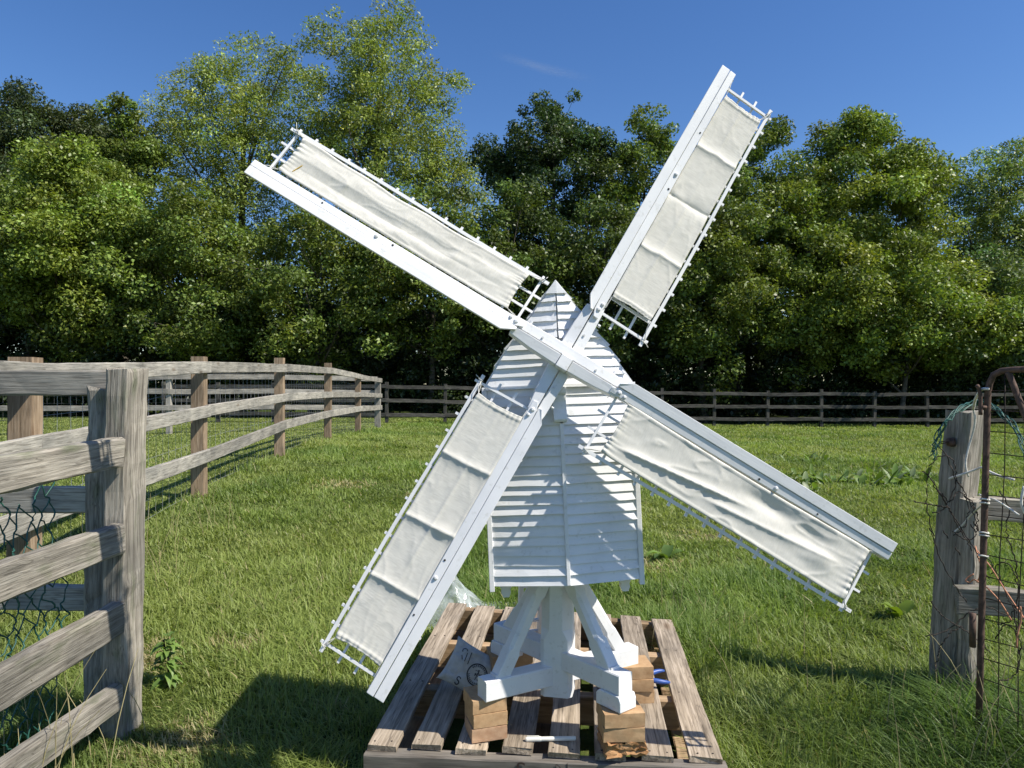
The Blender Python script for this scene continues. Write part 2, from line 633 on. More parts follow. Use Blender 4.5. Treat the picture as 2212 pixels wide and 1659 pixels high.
# ------------------------------------------------------------------ fast big meshes (leaves, grass)
def fast_mesh(name, V, quads, tint):
    """V (n,3) float, quads (m,k) int, tint (n,3) per vertex"""
    me = bpy.data.meshes.new(name)
    n, (m, k) = len(V), quads.shape
    me.vertices.add(n)
    me.vertices.foreach_set("co", V.astype(np.float32).ravel())
    me.loops.add(m * k)
    me.polygons.add(m)
    me.loops.foreach_set("vertex_index", quads.astype(np.int32).ravel())
    me.polygons.foreach_set("loop_start", np.arange(0, m * k, k, dtype=np.int32))
    me.polygons.foreach_set("loop_total", np.full(m, k, dtype=np.int32))
    me.update(calc_edges=True)
    at = me.attributes.new("tint", 'FLOAT_COLOR', 'POINT')
    rgba = np.ones((n, 4), np.float32)
    rgba[:, :3] = tint
    at.data.foreach_set("color", rgba.ravel())
    return me


def unit(a):
    return a / np.maximum(np.linalg.norm(a, axis=-1, keepdims=True), 1e-9)


def leaf_cloud(r, centres, radii, per, size, colour, spread=0.22, flat=0.7, aspect=0.55, up=0.6):
    """leaves scattered through round clumps; returns V, quads, tint"""
    nc = len(centres)
    idx = np.repeat(np.arange(nc), per)
    n = len(idx)
    d = unit(r.normal(size=(n, 3)))
    rad = r.uniform(0.15, 1.0, n) ** 0.55
    off = d * rad[:, None] * radii[idx][:, None]
    off[:, 2] *= flat
    pos = centres[idx] + off
    nrm = unit(r.normal(size=(n, 3)) * 0.75 + d * 0.45 + np.array([0, 0, up]))
    ax = unit(np.cross(nrm, r.normal(size=(n, 3))))
    bx = np.cross(nrm, ax)
    L = size * r.uniform(0.5, 1.3, n)
    W = L * aspect * r.uniform(0.8, 1.2, n)
    droop = nrm * (L * -0.12)[:, None]
    v0 = pos - ax * (L / 2)[:, None]
    v1 = pos + bx * (W / 2)[:, None] + nrm * (L * 0.06)[:, None]
    v2 = pos + ax * (L / 2)[:, None] + droop
    v3 = pos - bx * (W / 2)[:, None] + nrm * (L * 0.06)[:, None]
    V = np.stack([v0, v1, v2, v3], 1).reshape(-1, 3)
    q = np.arange(n * 4).reshape(n, 4)
    ct = 1 + r.normal(0, spread, nc)
    hue = r.normal(0, 0.06, nc)
    lt = np.clip(ct[idx] * (1 + r.normal(0, 0.22, n)), 0.4, 2.0)
    col = np.array(colour)[None, :] * lt[:, None]
    h = hue[idx] + r.normal(0, 0.05, n)
    col[:, 0] *= 1 + h
    col[:, 2] *= 1 - 0.6 * h
    tint = np.repeat(np.clip(col, 0.004, 0.6), 4, 0)
    return V, q, tint


TREE_GROUP = "trees along the back of the paddock"


def make_tree(u, top, D, wid, bottom, colour, label, dens=1.0, leaf=0.155, sparse=False, seed=0, lobes=None, shape=1.0, ydep=None, name="broadleaf_tree"):
    """one tree: trunk and limbs in one mesh, leaves in another; size from its place in the view"""
    r = np.random.default_rng(1000 + seed)
    k = D / F
    x0 = (u - 1106) * k
    ground = gz1(x0, D)
    ztop = (829.5 - top) * k + CZ - ground
    zbot = max(0.6, (829.5 - bottom) * k + CZ - ground)
    rx = wid * k / 2
    ry = ydep or rx * 0.85
    cz, rz = (ztop + zbot) / 2, (ztop - zbot) / 2
    # clumps over and inside an uneven egg
    n = int((110 if not sparse else 165) * dens * max(0.6, rx * rz / 9.0))
    n = min(n, 420)
    d = unit(r.normal(size=(n * 3, 3)))
    rad = r.uniform(0.0, 1.0, n * 3) ** (0.33 if not sparse else 0.42)
    az = np.arctan2(d[:, 1], d[:, 0])
    lump = 1 + 0.20 * vnoise(az * 1.4 + seed, d[:, 2] * 2.2, seed) + 0.14 * vnoise(az * 3.1, d[:, 2] * 4.5 + 9, seed + 3)
    pts = d * rad[:, None] * lump[:, None]
    zz = pts[:, 2]
    nar = np.where(zz > 0, 1 - 0.32 * shape * np.clip(zz, 0, 1) ** 1.5, 1.0 - 0.25 * np.clip(-zz, 0, 1) ** 2)
    pts[:, :2] *= nar[:, None]
    pts = pts * np.array([rx, ry, rz]) + np.array([0, 0, cz])
    # keep the ones the camera or the sun can see more often than the far side
    keep = (pts[:, 1] < 0.35 * ry) | (r.uniform(size=len(pts)) < 0.35)
    pts = pts[keep][:n]
    if lobes:
        for (lx, lz, lr, ln) in lobes:      # extra boughs, offsets in frame units from the trunk foot / picture height
            c = np.array([(lx - u) * k, 0, (829.5 - lz) * k + CZ - ground])
            e = unit(r.normal(size=(ln, 3))) * (r.uniform(0, 1, ln) ** 0.4)[:, None] * np.array([lr * k, lr * k * 0.8, lr * k * 0.75])
            pts = np.vstack([pts, c + e])
    # spiky leading shoots
    ns = 10
    sp = np.stack([r.normal(0, rx * 0.36, ns), r.normal(0, ry * 0.4, ns), np.zeros(ns)], 1)
    sp[:, 2] = cz + rz * np.sqrt(np.clip(1 - (sp[:, 0] / rx) ** 2 * 0.9, 0.1, 1)) + r.uniform(-0.55, -0.05, ns)
    pts = np.vstack([pts, sp])
    pts[:, 2] = np.maximum(pts[:, 2], 0.35)
    radii = r.uniform(0.40, 0.85, len(pts)) * (0.8 if sparse else 1.0) * max(0.75, min(1.25, rx / 3.2))
    radii[-ns:] *= 0.7
    per = (radii ** 2 * (400 if not sparse else 250) * dens * (0.17 / leaf) ** 2).astype(int) + 14
    V, q, t = leaf_cloud(r, pts, radii, per, leaf, colour, aspect=0.55 if not sparse else 0.38, flat=0.72)
    t0 = thing(name, (x0, D, ground), label, "tree", TREE_GROUP)
    me = fast_mesh("crown", V, q, t)
    link("crown", me, M_LEAF, t0, Matrix.Translation((x0, D, ground)))
    # trunk and limbs
    b = MB()
    tr = 0.045 * ztop ** 0.9 * (0.5 if sparse else 0.45)
    H = cz + rz * (0.55 if not sparse else 0.45)
    def trunk_pt(f):
        return Vector((0.25 * math.sin(f * 3 + seed), 0.2 * math.sin(f * 2.3 + seed * 2), H * f))
    b.tube([trunk_pt(i / 8) - Vector((0, 0, 0.15 if i == 0 else 0)) for i in range(9)], [tr * (1 - 0.78 * i / 8) * (1.25 if i == 0 else 1) for i in range(9)], 8)
    order = r.permutation(len(pts))[: (110 if sparse else 46)]
    limbs = []
    for j, i in enumerate(order):
        c = Vector(pts[i])
        if j < (13 if sparse else 9) or not limbs:
            f = min(0.95, max(0.18, (c.z - 0.45 * Vector((c.x, c.y)).length) / H * r.uniform(0.55, 0.85)))
            p = trunk_pt(f)
            r0 = tr * (1 - 0.78 * f) * 0.6
        else:
            lim, rr = min(limbs, key=lambda s: min((q_ - c).length for q_ in s[0][1:]) if s[0][2].z < c.z + 0.6 else 99)
            jj = min(range(1, len(lim)), key=lambda a: (lim[a] - c).length)
            p, r0 = lim[jj], rr[jj] * 0.7
        mid = p.lerp(c, 0.5) + Vector((r.normal(0, .12), r.normal(0, .12), (-0.08 if not sparse else 0.02) * (c - p).length + r.normal(0, .06)))
        pth = []
        for s in range(6):
            a = s / 5
            pth.append(p * (1 - a) ** 2 + mid * 2 * a * (1 - a) + c * a * a)
        rad_ = [max(0.008, r0 * (1 - 0.85 * s / 5)) for s in range(6)]
        b.tube(pth, rad_, 5, cap=False)
        limbs.append((pth, rad_))
    b.build("trunk", M_BARK, t0, Matrix.Translation((x0, D, ground)), smooth=True)
    return t0


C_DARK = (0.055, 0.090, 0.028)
C_MID = (0.140, 0.188, 0.036)
C_BRIGHT = (0.176, 0.230, 0.040)
C_YEL = (0.185, 0.240, 0.040)
C_ASH = (0.255, 0.315, 0.070)


def make_trees():
    T = make_tree
    # far row
    T(50, 215, 35, 430, 720, (0.072, 0.096, 0.034), "dark dull-green tree rising at the far left edge of the photo", seed=1, dens=1.25, lobes=[(190, 280, 70, 22), (250, 340, 80, 24)])
    T(268, 222, 33, 185, 640, C_MID, "narrow tree with a pointed top between the dark left tree and the pale feathery trees", seed=2, shape=1.6, dens=1.5, lobes=[(290, 360, 70, 18), (330, 330, 50, 12)])
    T(530, 75, 37, 400, 600, C_ASH, "pale feathery tree just left of the tallest one, thin sky showing through it", seed=3, sparse=True, leaf=0.175, dens=1.0, lobes=[(400, 260, 90, 26), (470, 200, 90, 20), (620, 150, 60, 14)])
    T(815, 22, 35, 340, 560, C_ASH, "tallest tree of the row, open yellow-green crown with bare limbs showing against the sky", seed=4, sparse=True, leaf=0.175, dens=1.15, lobes=[(930, 350, 110, 36), (1000, 395, 80, 26), (700, 300, 110, 30), (955, 200, 60, 16), (690, 75, 40, 8)])
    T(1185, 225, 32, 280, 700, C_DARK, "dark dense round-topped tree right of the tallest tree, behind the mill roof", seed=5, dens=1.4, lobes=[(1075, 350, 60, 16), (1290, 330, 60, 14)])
    T(1385, 255, 32, 280, 700, C_MID, "mid-green tree just left of the upper right sail, dark tree beside it", seed=6, dens=1.2)
    T(1585, 300, 31, 290, 720, C_MID, "tree directly behind the upper right sail, its shoots showing past the cloth", seed=7, dens=1.2, lobes=[(1670, 300, 40, 8)])
    T(1850, 280, 30.5, 350, 700, C_BRIGHT, "rounded bright green tree with a domed top right of the upper right sail", seed=8, dens=1.5, shape=0.6)
    T(2165, 300, 32, 320, 720, (0.21, 0.275, 0.080), "pale feathery tree at the right edge of the photo, above the rusty gate", seed=9, sparse=True, leaf=0.175, dens=1.3, lobes=[(2060, 400, 50, 10)])
    # front row
    T(160, 335, 28.5, 450, 790, C_BRIGHT, "broad bright-green tree at the left, boughs reaching down to the fence", seed=10, dens=1.25, lobes=[(90, 640, 70, 10), (230, 650, 80, 12)])
    T(430, 420, 27.8, 400, 800, C_MID, "bushy tree below the pale feathery trees, left of the upper left sail tip", seed=11, dens=0.95)
    T(680, 470, 27.6, 400, 800, C_MID, "bushy tree directly below the middle of the upper left sail", seed=12, dens=0.9)
    T(920, 420, 27.8, 380, 800, C_MID, "bushy tree behind the upper left sail, in front of the tallest tree", seed=13, dens=0.95)
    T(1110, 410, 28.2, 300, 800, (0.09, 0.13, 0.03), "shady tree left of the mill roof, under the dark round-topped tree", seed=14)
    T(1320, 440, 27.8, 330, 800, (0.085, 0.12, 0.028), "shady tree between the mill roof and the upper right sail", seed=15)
    T(1530, 430, 27.6, 370, 810, C_MID, "leafy tree right of the upper right sail's lower half", seed=16, dens=1.05)
    T(1730, 400, 28.2, 350, 800, C_BRIGHT, "leafy tree with drooping sprays, left of the domed tree's foot", seed=17, dens=1.05)
    T(1950, 540, 27.6, 430, 810, C_YEL, "wide yellow-green bush-like tree below the domed tree", seed=18, dens=1.15, shape=0.5)
    T(2170, 560, 27.8, 360, 820, (0.115, 0.16, 0.05), "grey-green bushy tree at the right edge behind the gate, below the feathery one", seed=19, dens=1.1)
    # just outside the frame
    T(-330, 300, 31, 480, 800, C_MID, "broad green tree beyond the left edge of the photo", seed=20, dens=0.6)
    T(2520, 330, 31, 460, 810, C_MID, "broad green tree beyond the right edge of the photo", seed=21, dens=0.6)
    # undergrowth and the wood behind, which nobody could count
    r = np.random.default_rng(77)
    n = 1150
    px = r.uniform(-20, 25, n)
    py = r.uniform(26.8, 30.5, n)
    c = np.stack([px, py, gz(px, py) + r.uniform(0.15, 4.6, n)], 1)
    rd = r.uniform(0.35, 0.7, n)
    V, q, t = leaf_cloud(r, c, rd, (rd ** 2 * 300).astype(int) + 10, 0.17, (0.036, 0.055, 0.018))
    o = link("undergrowth", fast_mesh("undergrowth", V, q, t), M_LEAF)
    o["kind"] = "stuff"
    o["label"] = "dark brambles and undergrowth behind the back fence"
    n = 1500
    px = r.uniform(-36, 40, n)
    py = r.uniform(36, 42, n)
    c = np.stack([px, py, gz(px, py) + r.uniform(0.2, 9.0, n)], 1)
    rd = r.uniform(0.7, 1.3, n)
    V, q, t = leaf_cloud(r, c, rd, (rd ** 2 * 85).astype(int) + 10, 0.30, (0.034, 0.052, 0.018))
    px2 = r.uniform(-36, 40, 1700)
    py2 = r.uniform(34, 37, 1700)
    c2 = np.stack([px2, py2, gz(px2, py2) + r.uniform(0.0, 4.5, 1700)], 1)
    rd2 = r.uniform(0.6, 1.0, 1700)
    V2, q2, t2 = leaf_cloud(r, c2, rd2, (rd2 ** 2 * 110).astype(int) + 10, 0.28, (0.04, 0.06, 0.02))
    q = np.vstack([q, q2 + len(V)]); V = np.vstack([V, V2]); t = np.vstack([t, t2])
    o = link("wood_beyond", fast_mesh("wood_beyond", V, q, t), M_LEAF)
    o["kind"] = "stuff"
    o["label"] = "dense dark wood filling the gaps behind the row of trees"


make_trees()


# ------------------------------------------------------------------ grass
FENCE_LINE = [(-2.30, 2.6), (-2.47, 3.6), (-2.88, 6.55), (-3.07, 9.4), (-3.29, 12.7), (-3.40, 15.7), (-3.42, 18.1)]
PAL = [Vector((-0.412, 2.02, CZ - 1.0225)), Vector((0.568, 1.925, CZ - 1.011)), Vector((0.694, 3.12, CZ - 1.028)), Vector((-0.286, 3.21, CZ - 0.980))]   # FL FR BR BL top corners


def in_quad(x, y, Q, grow=0.0):
    cx, cy = sum(p.x for p in Q) / 4, sum(p.y for p in Q) / 4
    ok = np.ones(len(x), bool)
    for i in range(4):
        a, b = Q[i], Q[(i + 1) % 4]
        nx, ny = b.y - a.y, -(b.x - a.x)
        L = math.hypot(nx, ny)
        s = ((x - a.x) * nx + (y - a.y) * ny) / L
        sc = ((cx - a.x) * nx + (cy - a.y) * ny) / L
        ok &= (s * np.sign(sc) > -grow)
    return ok


def fence_x(y):
    ys = [p[1] for p in FENCE_LINE]
    xs = [p[0] for p in FENCE_LINE]
    return np.interp(y, ys, xs)


DRY = [(-1.55, 3.0, 0.28), (-1.25, 3.15, 0.2), (-3.0, 5.1, 0.35), (-1.75, 7.4, 0.45), (-1.1, 2.35, 0.3), (1.5, 5.5, 0.4), (0.9, 4.6, 0.35), (-0.9, 7.0, .3)]


def make_grass():
    r = np.random.default_rng(5)
    N = 740000
    # depth sampled so that density falls with distance
    u = r.uniform(0, 1, N)
    d0, d1 = 1.1, 26.0
    s = (d0 ** 0.42 + u * (d1 ** 0.42 - d0 ** 0.42)) ** (1 / 0.42)
    x = r.uniform(-0.88, 0.88, N) * np.maximum(s, 1.9) + r.normal(0, 0.02, N)
    y = s
    mown = (x < fence_x(y) - 0.12)
    ok = ~in_quad(x, y, PAL, -0.005)
    ok &= ~(mown & (r.uniform(size=N) < 0.25))
    dry = np.zeros(N)
    for (dx, dy, rad) in DRY:
        dry = np.maximum(dry, np.exp(-((x - dx) ** 2 + (y - dy) ** 2) / (2 * (rad * 0.5) ** 2)))
    dry *= 0.55 + 0.45 * vnoise(x * 9, y * 9, 4)
    dry = np.clip(dry, 0, 1)
    ok &= r.uniform(size=N) > dry * 0.3
    x, y, s, mown, dry = x[ok], y[ok], s[ok], mown[ok], dry[ok]
    n = len(x)
    tuft = fbm(x * 1.6, y * 1.6, 21, 3)
    big = fbm(x * 0.45, y * 0.45, 31, 2)
    fine = vnoise(x * 6, y * 6, 8)
    h = 0.056 * (1 + 0.45 * tuft + 0.25 * fine + 0.15 * big) * r.uniform(0.5, 1.45, n)
    # long grass by the posts and the pallet's right side, in the front right corner
    lng = np.maximum.reduce([1.8 * np.exp(-((x - 1.62) ** 2 + (y - 2.25) ** 2) / (2 * 0.34 ** 2)), 0.7 * np.exp(-((x - 1.15) ** 2 + (y - 2.3) ** 2) / (2 * 0.35 ** 2)),
                             1.3 * np.exp(-((x + 1.65) ** 2 + (y - 2.0) ** 2) / (2 * 0.28 ** 2)), 0.45 * np.exp(-((x - 0.8) ** 2 + (y - 3.2) ** 2) / (2 * 0.25 ** 2))])
    h *= 1 + 1.3 * lng * r.uniform(0.3, 1.0, n)
    dkt = sstep(0.25, 0.75, vnoise(x * 1.25 + 3.1, y * 1.25, 61) + 0.3 * vnoise(x * 4, y * 4, 62)) * (1 - mown)
    h *= 1 + 0.55 * dkt
    edge = np.exp(-((x - fence_x(y)) ** 2) / (2 * 0.10 ** 2))
    h *= 1 + 0.9 * edge * r.uniform(0, 1, n)
    h = np.where(mown, 0.028 * r.uniform(0.6, 1.5, n), h)
    h *= 1 - 0.6 * dry
    h = np.clip(h, 0.012, 0.34)
    wdt = 0.0018 * (np.maximum(s, 2.0) / 2.2) ** 0.82 * r.uniform(0.7, 1.4, n)
    ang = r.uniform(0, 2 * np.pi, n) * 0.8 + 2.2 * vnoise(x * 2.3, y * 2.3, 15) + 1.0
    lean = np.clip(np.abs(r.normal(0.95, 0.50, n)) + 0.25 * fine, 0.05, 1.7)
    dirx, diry = np.cos(ang), np.sin(ang)
    px_, py_ = -diry, dirx
    tw = r.normal(0, 0.5, n)
    wx, wy = px_ * np.cos(tw) - py_ * np.sin(tw), px_ * np.sin(tw) + py_ * np.cos(tw)
    z = gz(x, y) - 0.004
    def pt(f, side, wf):
        bend = lean * f ** 1.6
        return np.stack([x + dirx * h * bend * 0.8 + wx * wdt * side * wf, y + diry * h * bend * 0.8 + wy * wdt * side * wf, z + h * (f - 0.28 * lean * f ** 2.2)], 1)
    V = np.stack([pt(0, -1, 0.8), pt(0, 1, 0.8), pt(0.5, 1, 0.9), pt(0.5, -1, 0.9), pt(1.0, 1, 0.12), pt(1.0, -1, 0.12)], 1).reshape(-1, 3)
    b = np.arange(n)[:, None] * 6
    q = np.concatenate([b + np.array([[0, 1, 2, 3]]), b + np.array([[3, 2, 4, 5]])], 0)
    g = np.array([0.205, 0.280, 0.062])[None, :] * (1 + 0.20 * tuft + 0.26 * big + r.normal(0, 0.16, n))[:, None]
    yel = np.array([0.295, 0.335, 0.095])[None, :] * (1 + r.normal(0, 0.15, n))[:, None]
    straw = np.array([0.46, 0.38, 0.20])[None, :] * (1 + r.normal(0, 0.2, n))[:, None]
    ym = np.clip(0.42 + 0.45 * fbm(x * 0.8, y * 0.8, 44, 2) + r.normal(0, 0.18, n), 0, 0.9)
    ym = np.where(mown, np.clip(ym + 0.35, 0, 1), ym)
    c = g * (1 - ym[:, None]) + yel * ym[:, None]
    rich = np.clip(np.maximum(dkt * 0.55, np.clip(lng, 0, 1) * 0.9), 0, 1)[:, None]
    c = c * (1 - rich) + np.array([0.105, 0.185, 0.042])[None, :] * (1 + r.normal(0, 0.16, n))[:, None] * rich
    st = ((r.uniform(size=n) < 0.028) * r.uniform(0.4, 1, n))
    st = np.maximum(st, (dry > r.uniform(0.15, 0.75, n)) * 0.9)
    c = c * (1 - st[:, None]) + straw * st[:, None]
    c = np.clip(c, 0.01, 0.5)
    tint = np.repeat(c, 6, 0)
    o = link("meadow_grass", fast_mesh("meadow_grass", V, q, tint), M_GRASS)
    o["kind"] = "stuff"
    o["label"] = "rough green grass of the paddock with straw-coloured patches"


make_grass()


# ------------------------------------------------------------------ pallet
def bil(s, t):
    """point of the (slightly twisted) pallet top, s across, t front to back"""
    return (PAL[0] * (1 - s) + PAL[1] * s) * (1 - t) + (PAL[3] * (1 - s) + PAL[2] * s) * t


PUP = Vector((0, 0, 1))


def make_pallet():
    c = bil(0.5, 0.5)
    root = thing("pallet", (c.x, c.y, gz1(c.x, c.y)), "weathered wooden pallet lying in the grass under the model windmill", "pallet")
    sw = 0.085 / 0.984
    gap = (1 - 8 * sw) / 7
    for i in range(8):
        s0 = i * (sw + gap) + sw / 2
        e0, e1 = random.uniform(-0.012, 0.004), random.uniform(-0.02, 0.015)
        a, b = bil(s0, 0.0 + e0 + 0.004), bil(s0 + random.uniform(-0.004, 0.004), 1.0 + e1)
        d = Vector((0, 0, -0.009))
        nrm = (bil(min(1, s0 + .1), .5) - bil(s0 - .1, .5)).cross(b - a).normalized()
        o = beam("deck_board", a + d, b + d, 0.085 * random.uniform(0.97, 1.03), 0.018, M_PALLET, root, up=nrm, ch=0.0015, jit=0.0012, round_end=0.002)
        fr = frame(a, b, nrm)
        for t in (0.02, 0.345, 0.675, 0.97):
            for yy in (-0.022, 0.024):
                x = t * 1.2 + random.uniform(-.006, .006)
                nb = MB()
                yj = yy + random.uniform(-.006, .006)
                nb.tube([Vector((x, yj, -0.001)), Vector((x, yj, 0.0010))], 0.0027, 8)
                nb.build("nail_head", M_NAIL, o, fr)
    for k, t in enumerate((0.012, 0.34, 0.665, 0.985)):
        a, b = bil(-0.004, t), bil(1.004, t)
        d = Vector((0, 0, -0.018 - 0.0475 - 0.001))
        if k == 0:
            a = a + Vector((0, -0.014, 0)); b = b + Vector((0.008, -0.014, 0))
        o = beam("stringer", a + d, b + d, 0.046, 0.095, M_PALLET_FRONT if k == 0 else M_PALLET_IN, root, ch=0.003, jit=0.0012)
        if k == 0:
            fr = frame(a + d, b + d)
            front_o, front_M = o, fr
    for t in (0.03, 0.5, 0.97):
        a, b = bil(0.0, t), bil(1.0, t)
        d = Vector((0, 0, -0.018 - 0.095 - 0.0125))
        beam("bottom_board", a + d, b + d, 0.09, 0.018, M_PALLET_IN, root, ch=0.002)
    for s_ in (0.04, 0.5, 0.96):
        a, b = bil(s_, 0.03), bil(s_, 0.97)
        d = Vector((0, 0, -0.018 - 0.095 - 0.032))
        beam("runner_board", a + d, b + d, 0.09, 0.018, M_PALLET_IN, root, ch=0.002)
    # burnt marks on the front stringer
    L = 0.99

    def mark(name, body, size, u, v, mat):
        cu = bpy.data.curves.new(name, 'FONT')
        cu.body = body
        cu.size = size
        cu.align_x = 'CENTER'
        cu.extrude = 0.0004
        ob = bpy.data.objects.new(name, cu)
        COL.objects.link(ob)
        dg = bpy.context.evaluated_depsgraph_get()
        me = bpy.data.meshes.new_from_object(ob.evaluated_get(dg))
        bpy.data.objects.remove(ob)
        # local: x along stringer, front is -y (stringer frame y points back)
        Mm = front_M @ Matrix.Translation((u, -0.0247, v)) @ Matrix.Rotation(R(90), 4, 'X')
        return link(name, me, mat, front_o, Mm)

    fu = lambda px: (px - 791) / (1563 - 791) * L
    mark("stamped_letter", "S", 0.062, fu(1137), 0.002, M_STAMP)
    mark("stamped_letters", "FSC", 0.0135, fu(1214), 0.006, M_STAMP)
    tb = MB()
    x0, z0 = fu(1214), 0.0
    def stroke(pts, wd=0.0016):
        for p, q in zip(pts[:-1], pts[1:]):
            p, q = Vector((p[0], 0, p[1])), Vector((q[0], 0, q[1]))
            dd = (q - p).normalized() * wd * 0.4
            n_ = Vector((-(q - p).z, 0, (q - p).x)).normalized() * wd / 2
            tb.add([p - dd + n_, q + dd + n_, q + dd - n_, p - dd - n_, p - dd + n_ + Vector((0, .0006, 0)), q + dd + n_ + Vector((0, .0006, 0)), q + dd - n_ + Vector((0, .0006, 0)), p - dd - n_ + Vector((0, .0006, 0))], [(0, 1, 2, 3), (7, 6, 5, 4), (0, 4, 5, 1), (2, 6, 7, 3), (1, 5, 6, 2), (0, 3, 7, 4)])
    stroke([(-0.011, 0.024), (-0.007, 0.019), (-0.002, 0.041)])
    stroke([(0.0, 0.041), (0.009, 0.034), (0.006, 0.030), (0.011, 0.026), (0.008, 0.022), (0.003, 0.021), (0.003, 0.018)])
    stroke([(-0.010, 0.0035), (0.011, 0.003)], 0.0018)
    tb.build("stamped_tick_tree", M_STAMP, front_o, front_M @ Matrix.Translation((x0, -0.0250, 0.001)))
    cb = MB()
    cb.box((fu(1224 + 12), -0.0235, 0), (0.0015, 0.001, 0.092))
    cb.box((fu(1475), -0.0235, 0), (0.0018, 0.001, 0.092))
    cb.build("saw_cut", M_HOLE, front_o, front_M)


make_pallet()


def pal_z(x, y):
    """height of the deck under (x, y)"""
    best = None
    for _ in range(1):
        s, t = 0.5, 0.5
        for it in range(8):
            p = bil(s, t)
            ds, dt = bil(1, t) - bil(0, t), bil(s, 1) - bil(s, 0)
            ex, ey = x - p.x, y - p.y
            det = ds.x * dt.y - ds.y * dt.x
            s += (ex * dt.y - ey * dt.x) / det
            t += (ds.x * ey - ds.y * ex) / det
    return bil(s, t).z


# ------------------------------------------------------------------ bricks
def brick_mesh(name, w, d, h, rough=0.0008, seed=0, chip=True):
    bm = bmesh.new()
    bmesh.ops.create_cube(bm, size=1.0)
    bmesh.ops.scale(bm, vec=(w, d, h), verts=bm.verts)
    bmesh.ops.subdivide_edges(bm, edges=bm.edges, cuts=7, use_grid_fill=True)
    r = np.random.default_rng(seed)
    for v in bm.verts:
        e = sum((abs(abs(v.co[i]) - (w, d, h)[i] / 2) < 1e-5) for i in range(3))
        nx = float(vnoise(v.co.x * 45 + v.co.z * 31 + seed, v.co.y * 45 + v.co.z * 57, seed))
        if e >= 2:
            v.co *= 1 - 0.004 - 0.012 * max(0, nx)
        v.co += Vector(r.normal(0, rough if rough > 0.001 else 0.00022, 3))
        v.co.y += (rough * 1.5 * nx) if v.co.y < -d * 0.45 else 0
    me = bpy.data.meshes.new(name)
    bm.to_mesh(me)
    bm.free()
    me.polygons.foreach_set("use_smooth", [True] * len(me.polygons))
    me.set_sharp_from_angle(angle=R(38))
    return me


BR_TOP = {}


def brick_stack(key, x, y, yaw, n, where, w=0.102, d=0.105, total=0.118, mats=None):
    z = pal_z(x, y) + 0.0006
    h = total / n
    names = ["bottom", "middle", "top"] if n == 3 else ["bottom", "top"]
    for i in range(n):
        mat = (mats or [M_BRICK] * n)[i]
        rough = 0.0030 if mat is M_BRICK_ROUGH else 0.0005
        me = brick_mesh("brick", w * (0.93 if mat is M_BRICK_ROUGH else 1) * random.uniform(.98, 1.02), d, h * 0.955, rough, seed=abs(int(x * 1000)) + i)
        M = Matrix.Translation((x + random.uniform(-.003, .003), y + random.uniform(-.003, .003), z + h * (i + 0.5))) @ Matrix.Rotation(R(yaw + random.uniform(-3, 3)), 4, 'Z')
        o = link("brick", me, mat, None, M)
        kind = {M_BRICK: "tan", M_BRICK_PINK: "pinkish", M_BRICK_ROUGH: "rough-faced orange"}[mat]
        tag(o, f"{kind} brick, {names[i]} of the stack {where}", "brick", "bricks propping up the windmill trestle")
    BR_TOP[key] = z + total
    return z + total


brick_stack("FL", -0.078, 2.075, 16, 3, "under the front left foot of the windmill", mats=[M_BRICK_PINK, M_BRICK, M_BRICK])
brick_stack("FR", 0.303, 1.985, 5, 3, "under the front right foot, beside the pen", w=0.115, mats=[M_BRICK_ROUGH, M_BRICK, M_BRICK])
brick_stack("BR", 0.395, 2.30, 3, 3, "behind the right, next to the blue pliers", w=0.105, d=0.1, mats=[M_BRICK, M_BRICK, M_BRICK])
brick_stack("BL", -0.01, 2.39, 12, 2, "at the back left behind the calico bag", w=0.14, d=0.1, total=0.118, mats=[M_BRICK, M_BRICK])


# ------------------------------------------------------------------ the model windmill
MILL_C = Vector((0.145, 2.165, CZ - 0.90))
mill = thing("model_windmill", MILL_C, "white painted model post mill with cream canvas sails standing on brick stacks", "model windmill")


def chamfer_beam(name, p0, p1, s, parent, mat, c=0.010, stop=0.05, h=None):
    """square timber with chamfered arrises that stop short of both ends"""
    p0, p1 = Vector(p0), Vector(p1)
    L = (p1 - p0).length
    h = h or s
    b = MB()
    for x, cc in ((0, 0.0025), (stop, 0.0025), (stop + 0.012, c), (L - stop - 0.012, c), (L - stop, 0.0025), (L, 0.0025)):
        y, z = s / 2, h / 2
        for (a, q) in [(-y + cc, -z), (y - cc, -z), (y, -z + cc), (y, z - cc), (y - cc, z), (-y + cc, z), (-y, z - cc), (-y, -z + cc)]:
            b.v.append((x, a, q))
    for i in range(5):
        for j in range(8):
            b.f.append((i * 8 + j, i * 8 + (j + 1) % 8, (i + 1) * 8 + (j + 1) % 8, (i + 1) * 8 + j))
    b.f.append(tuple(range(7, -1, -1)))
    b.f.append(tuple(40 + j for j in range(8)))
    return b.build(name, mat, parent, frame(p0, p1))


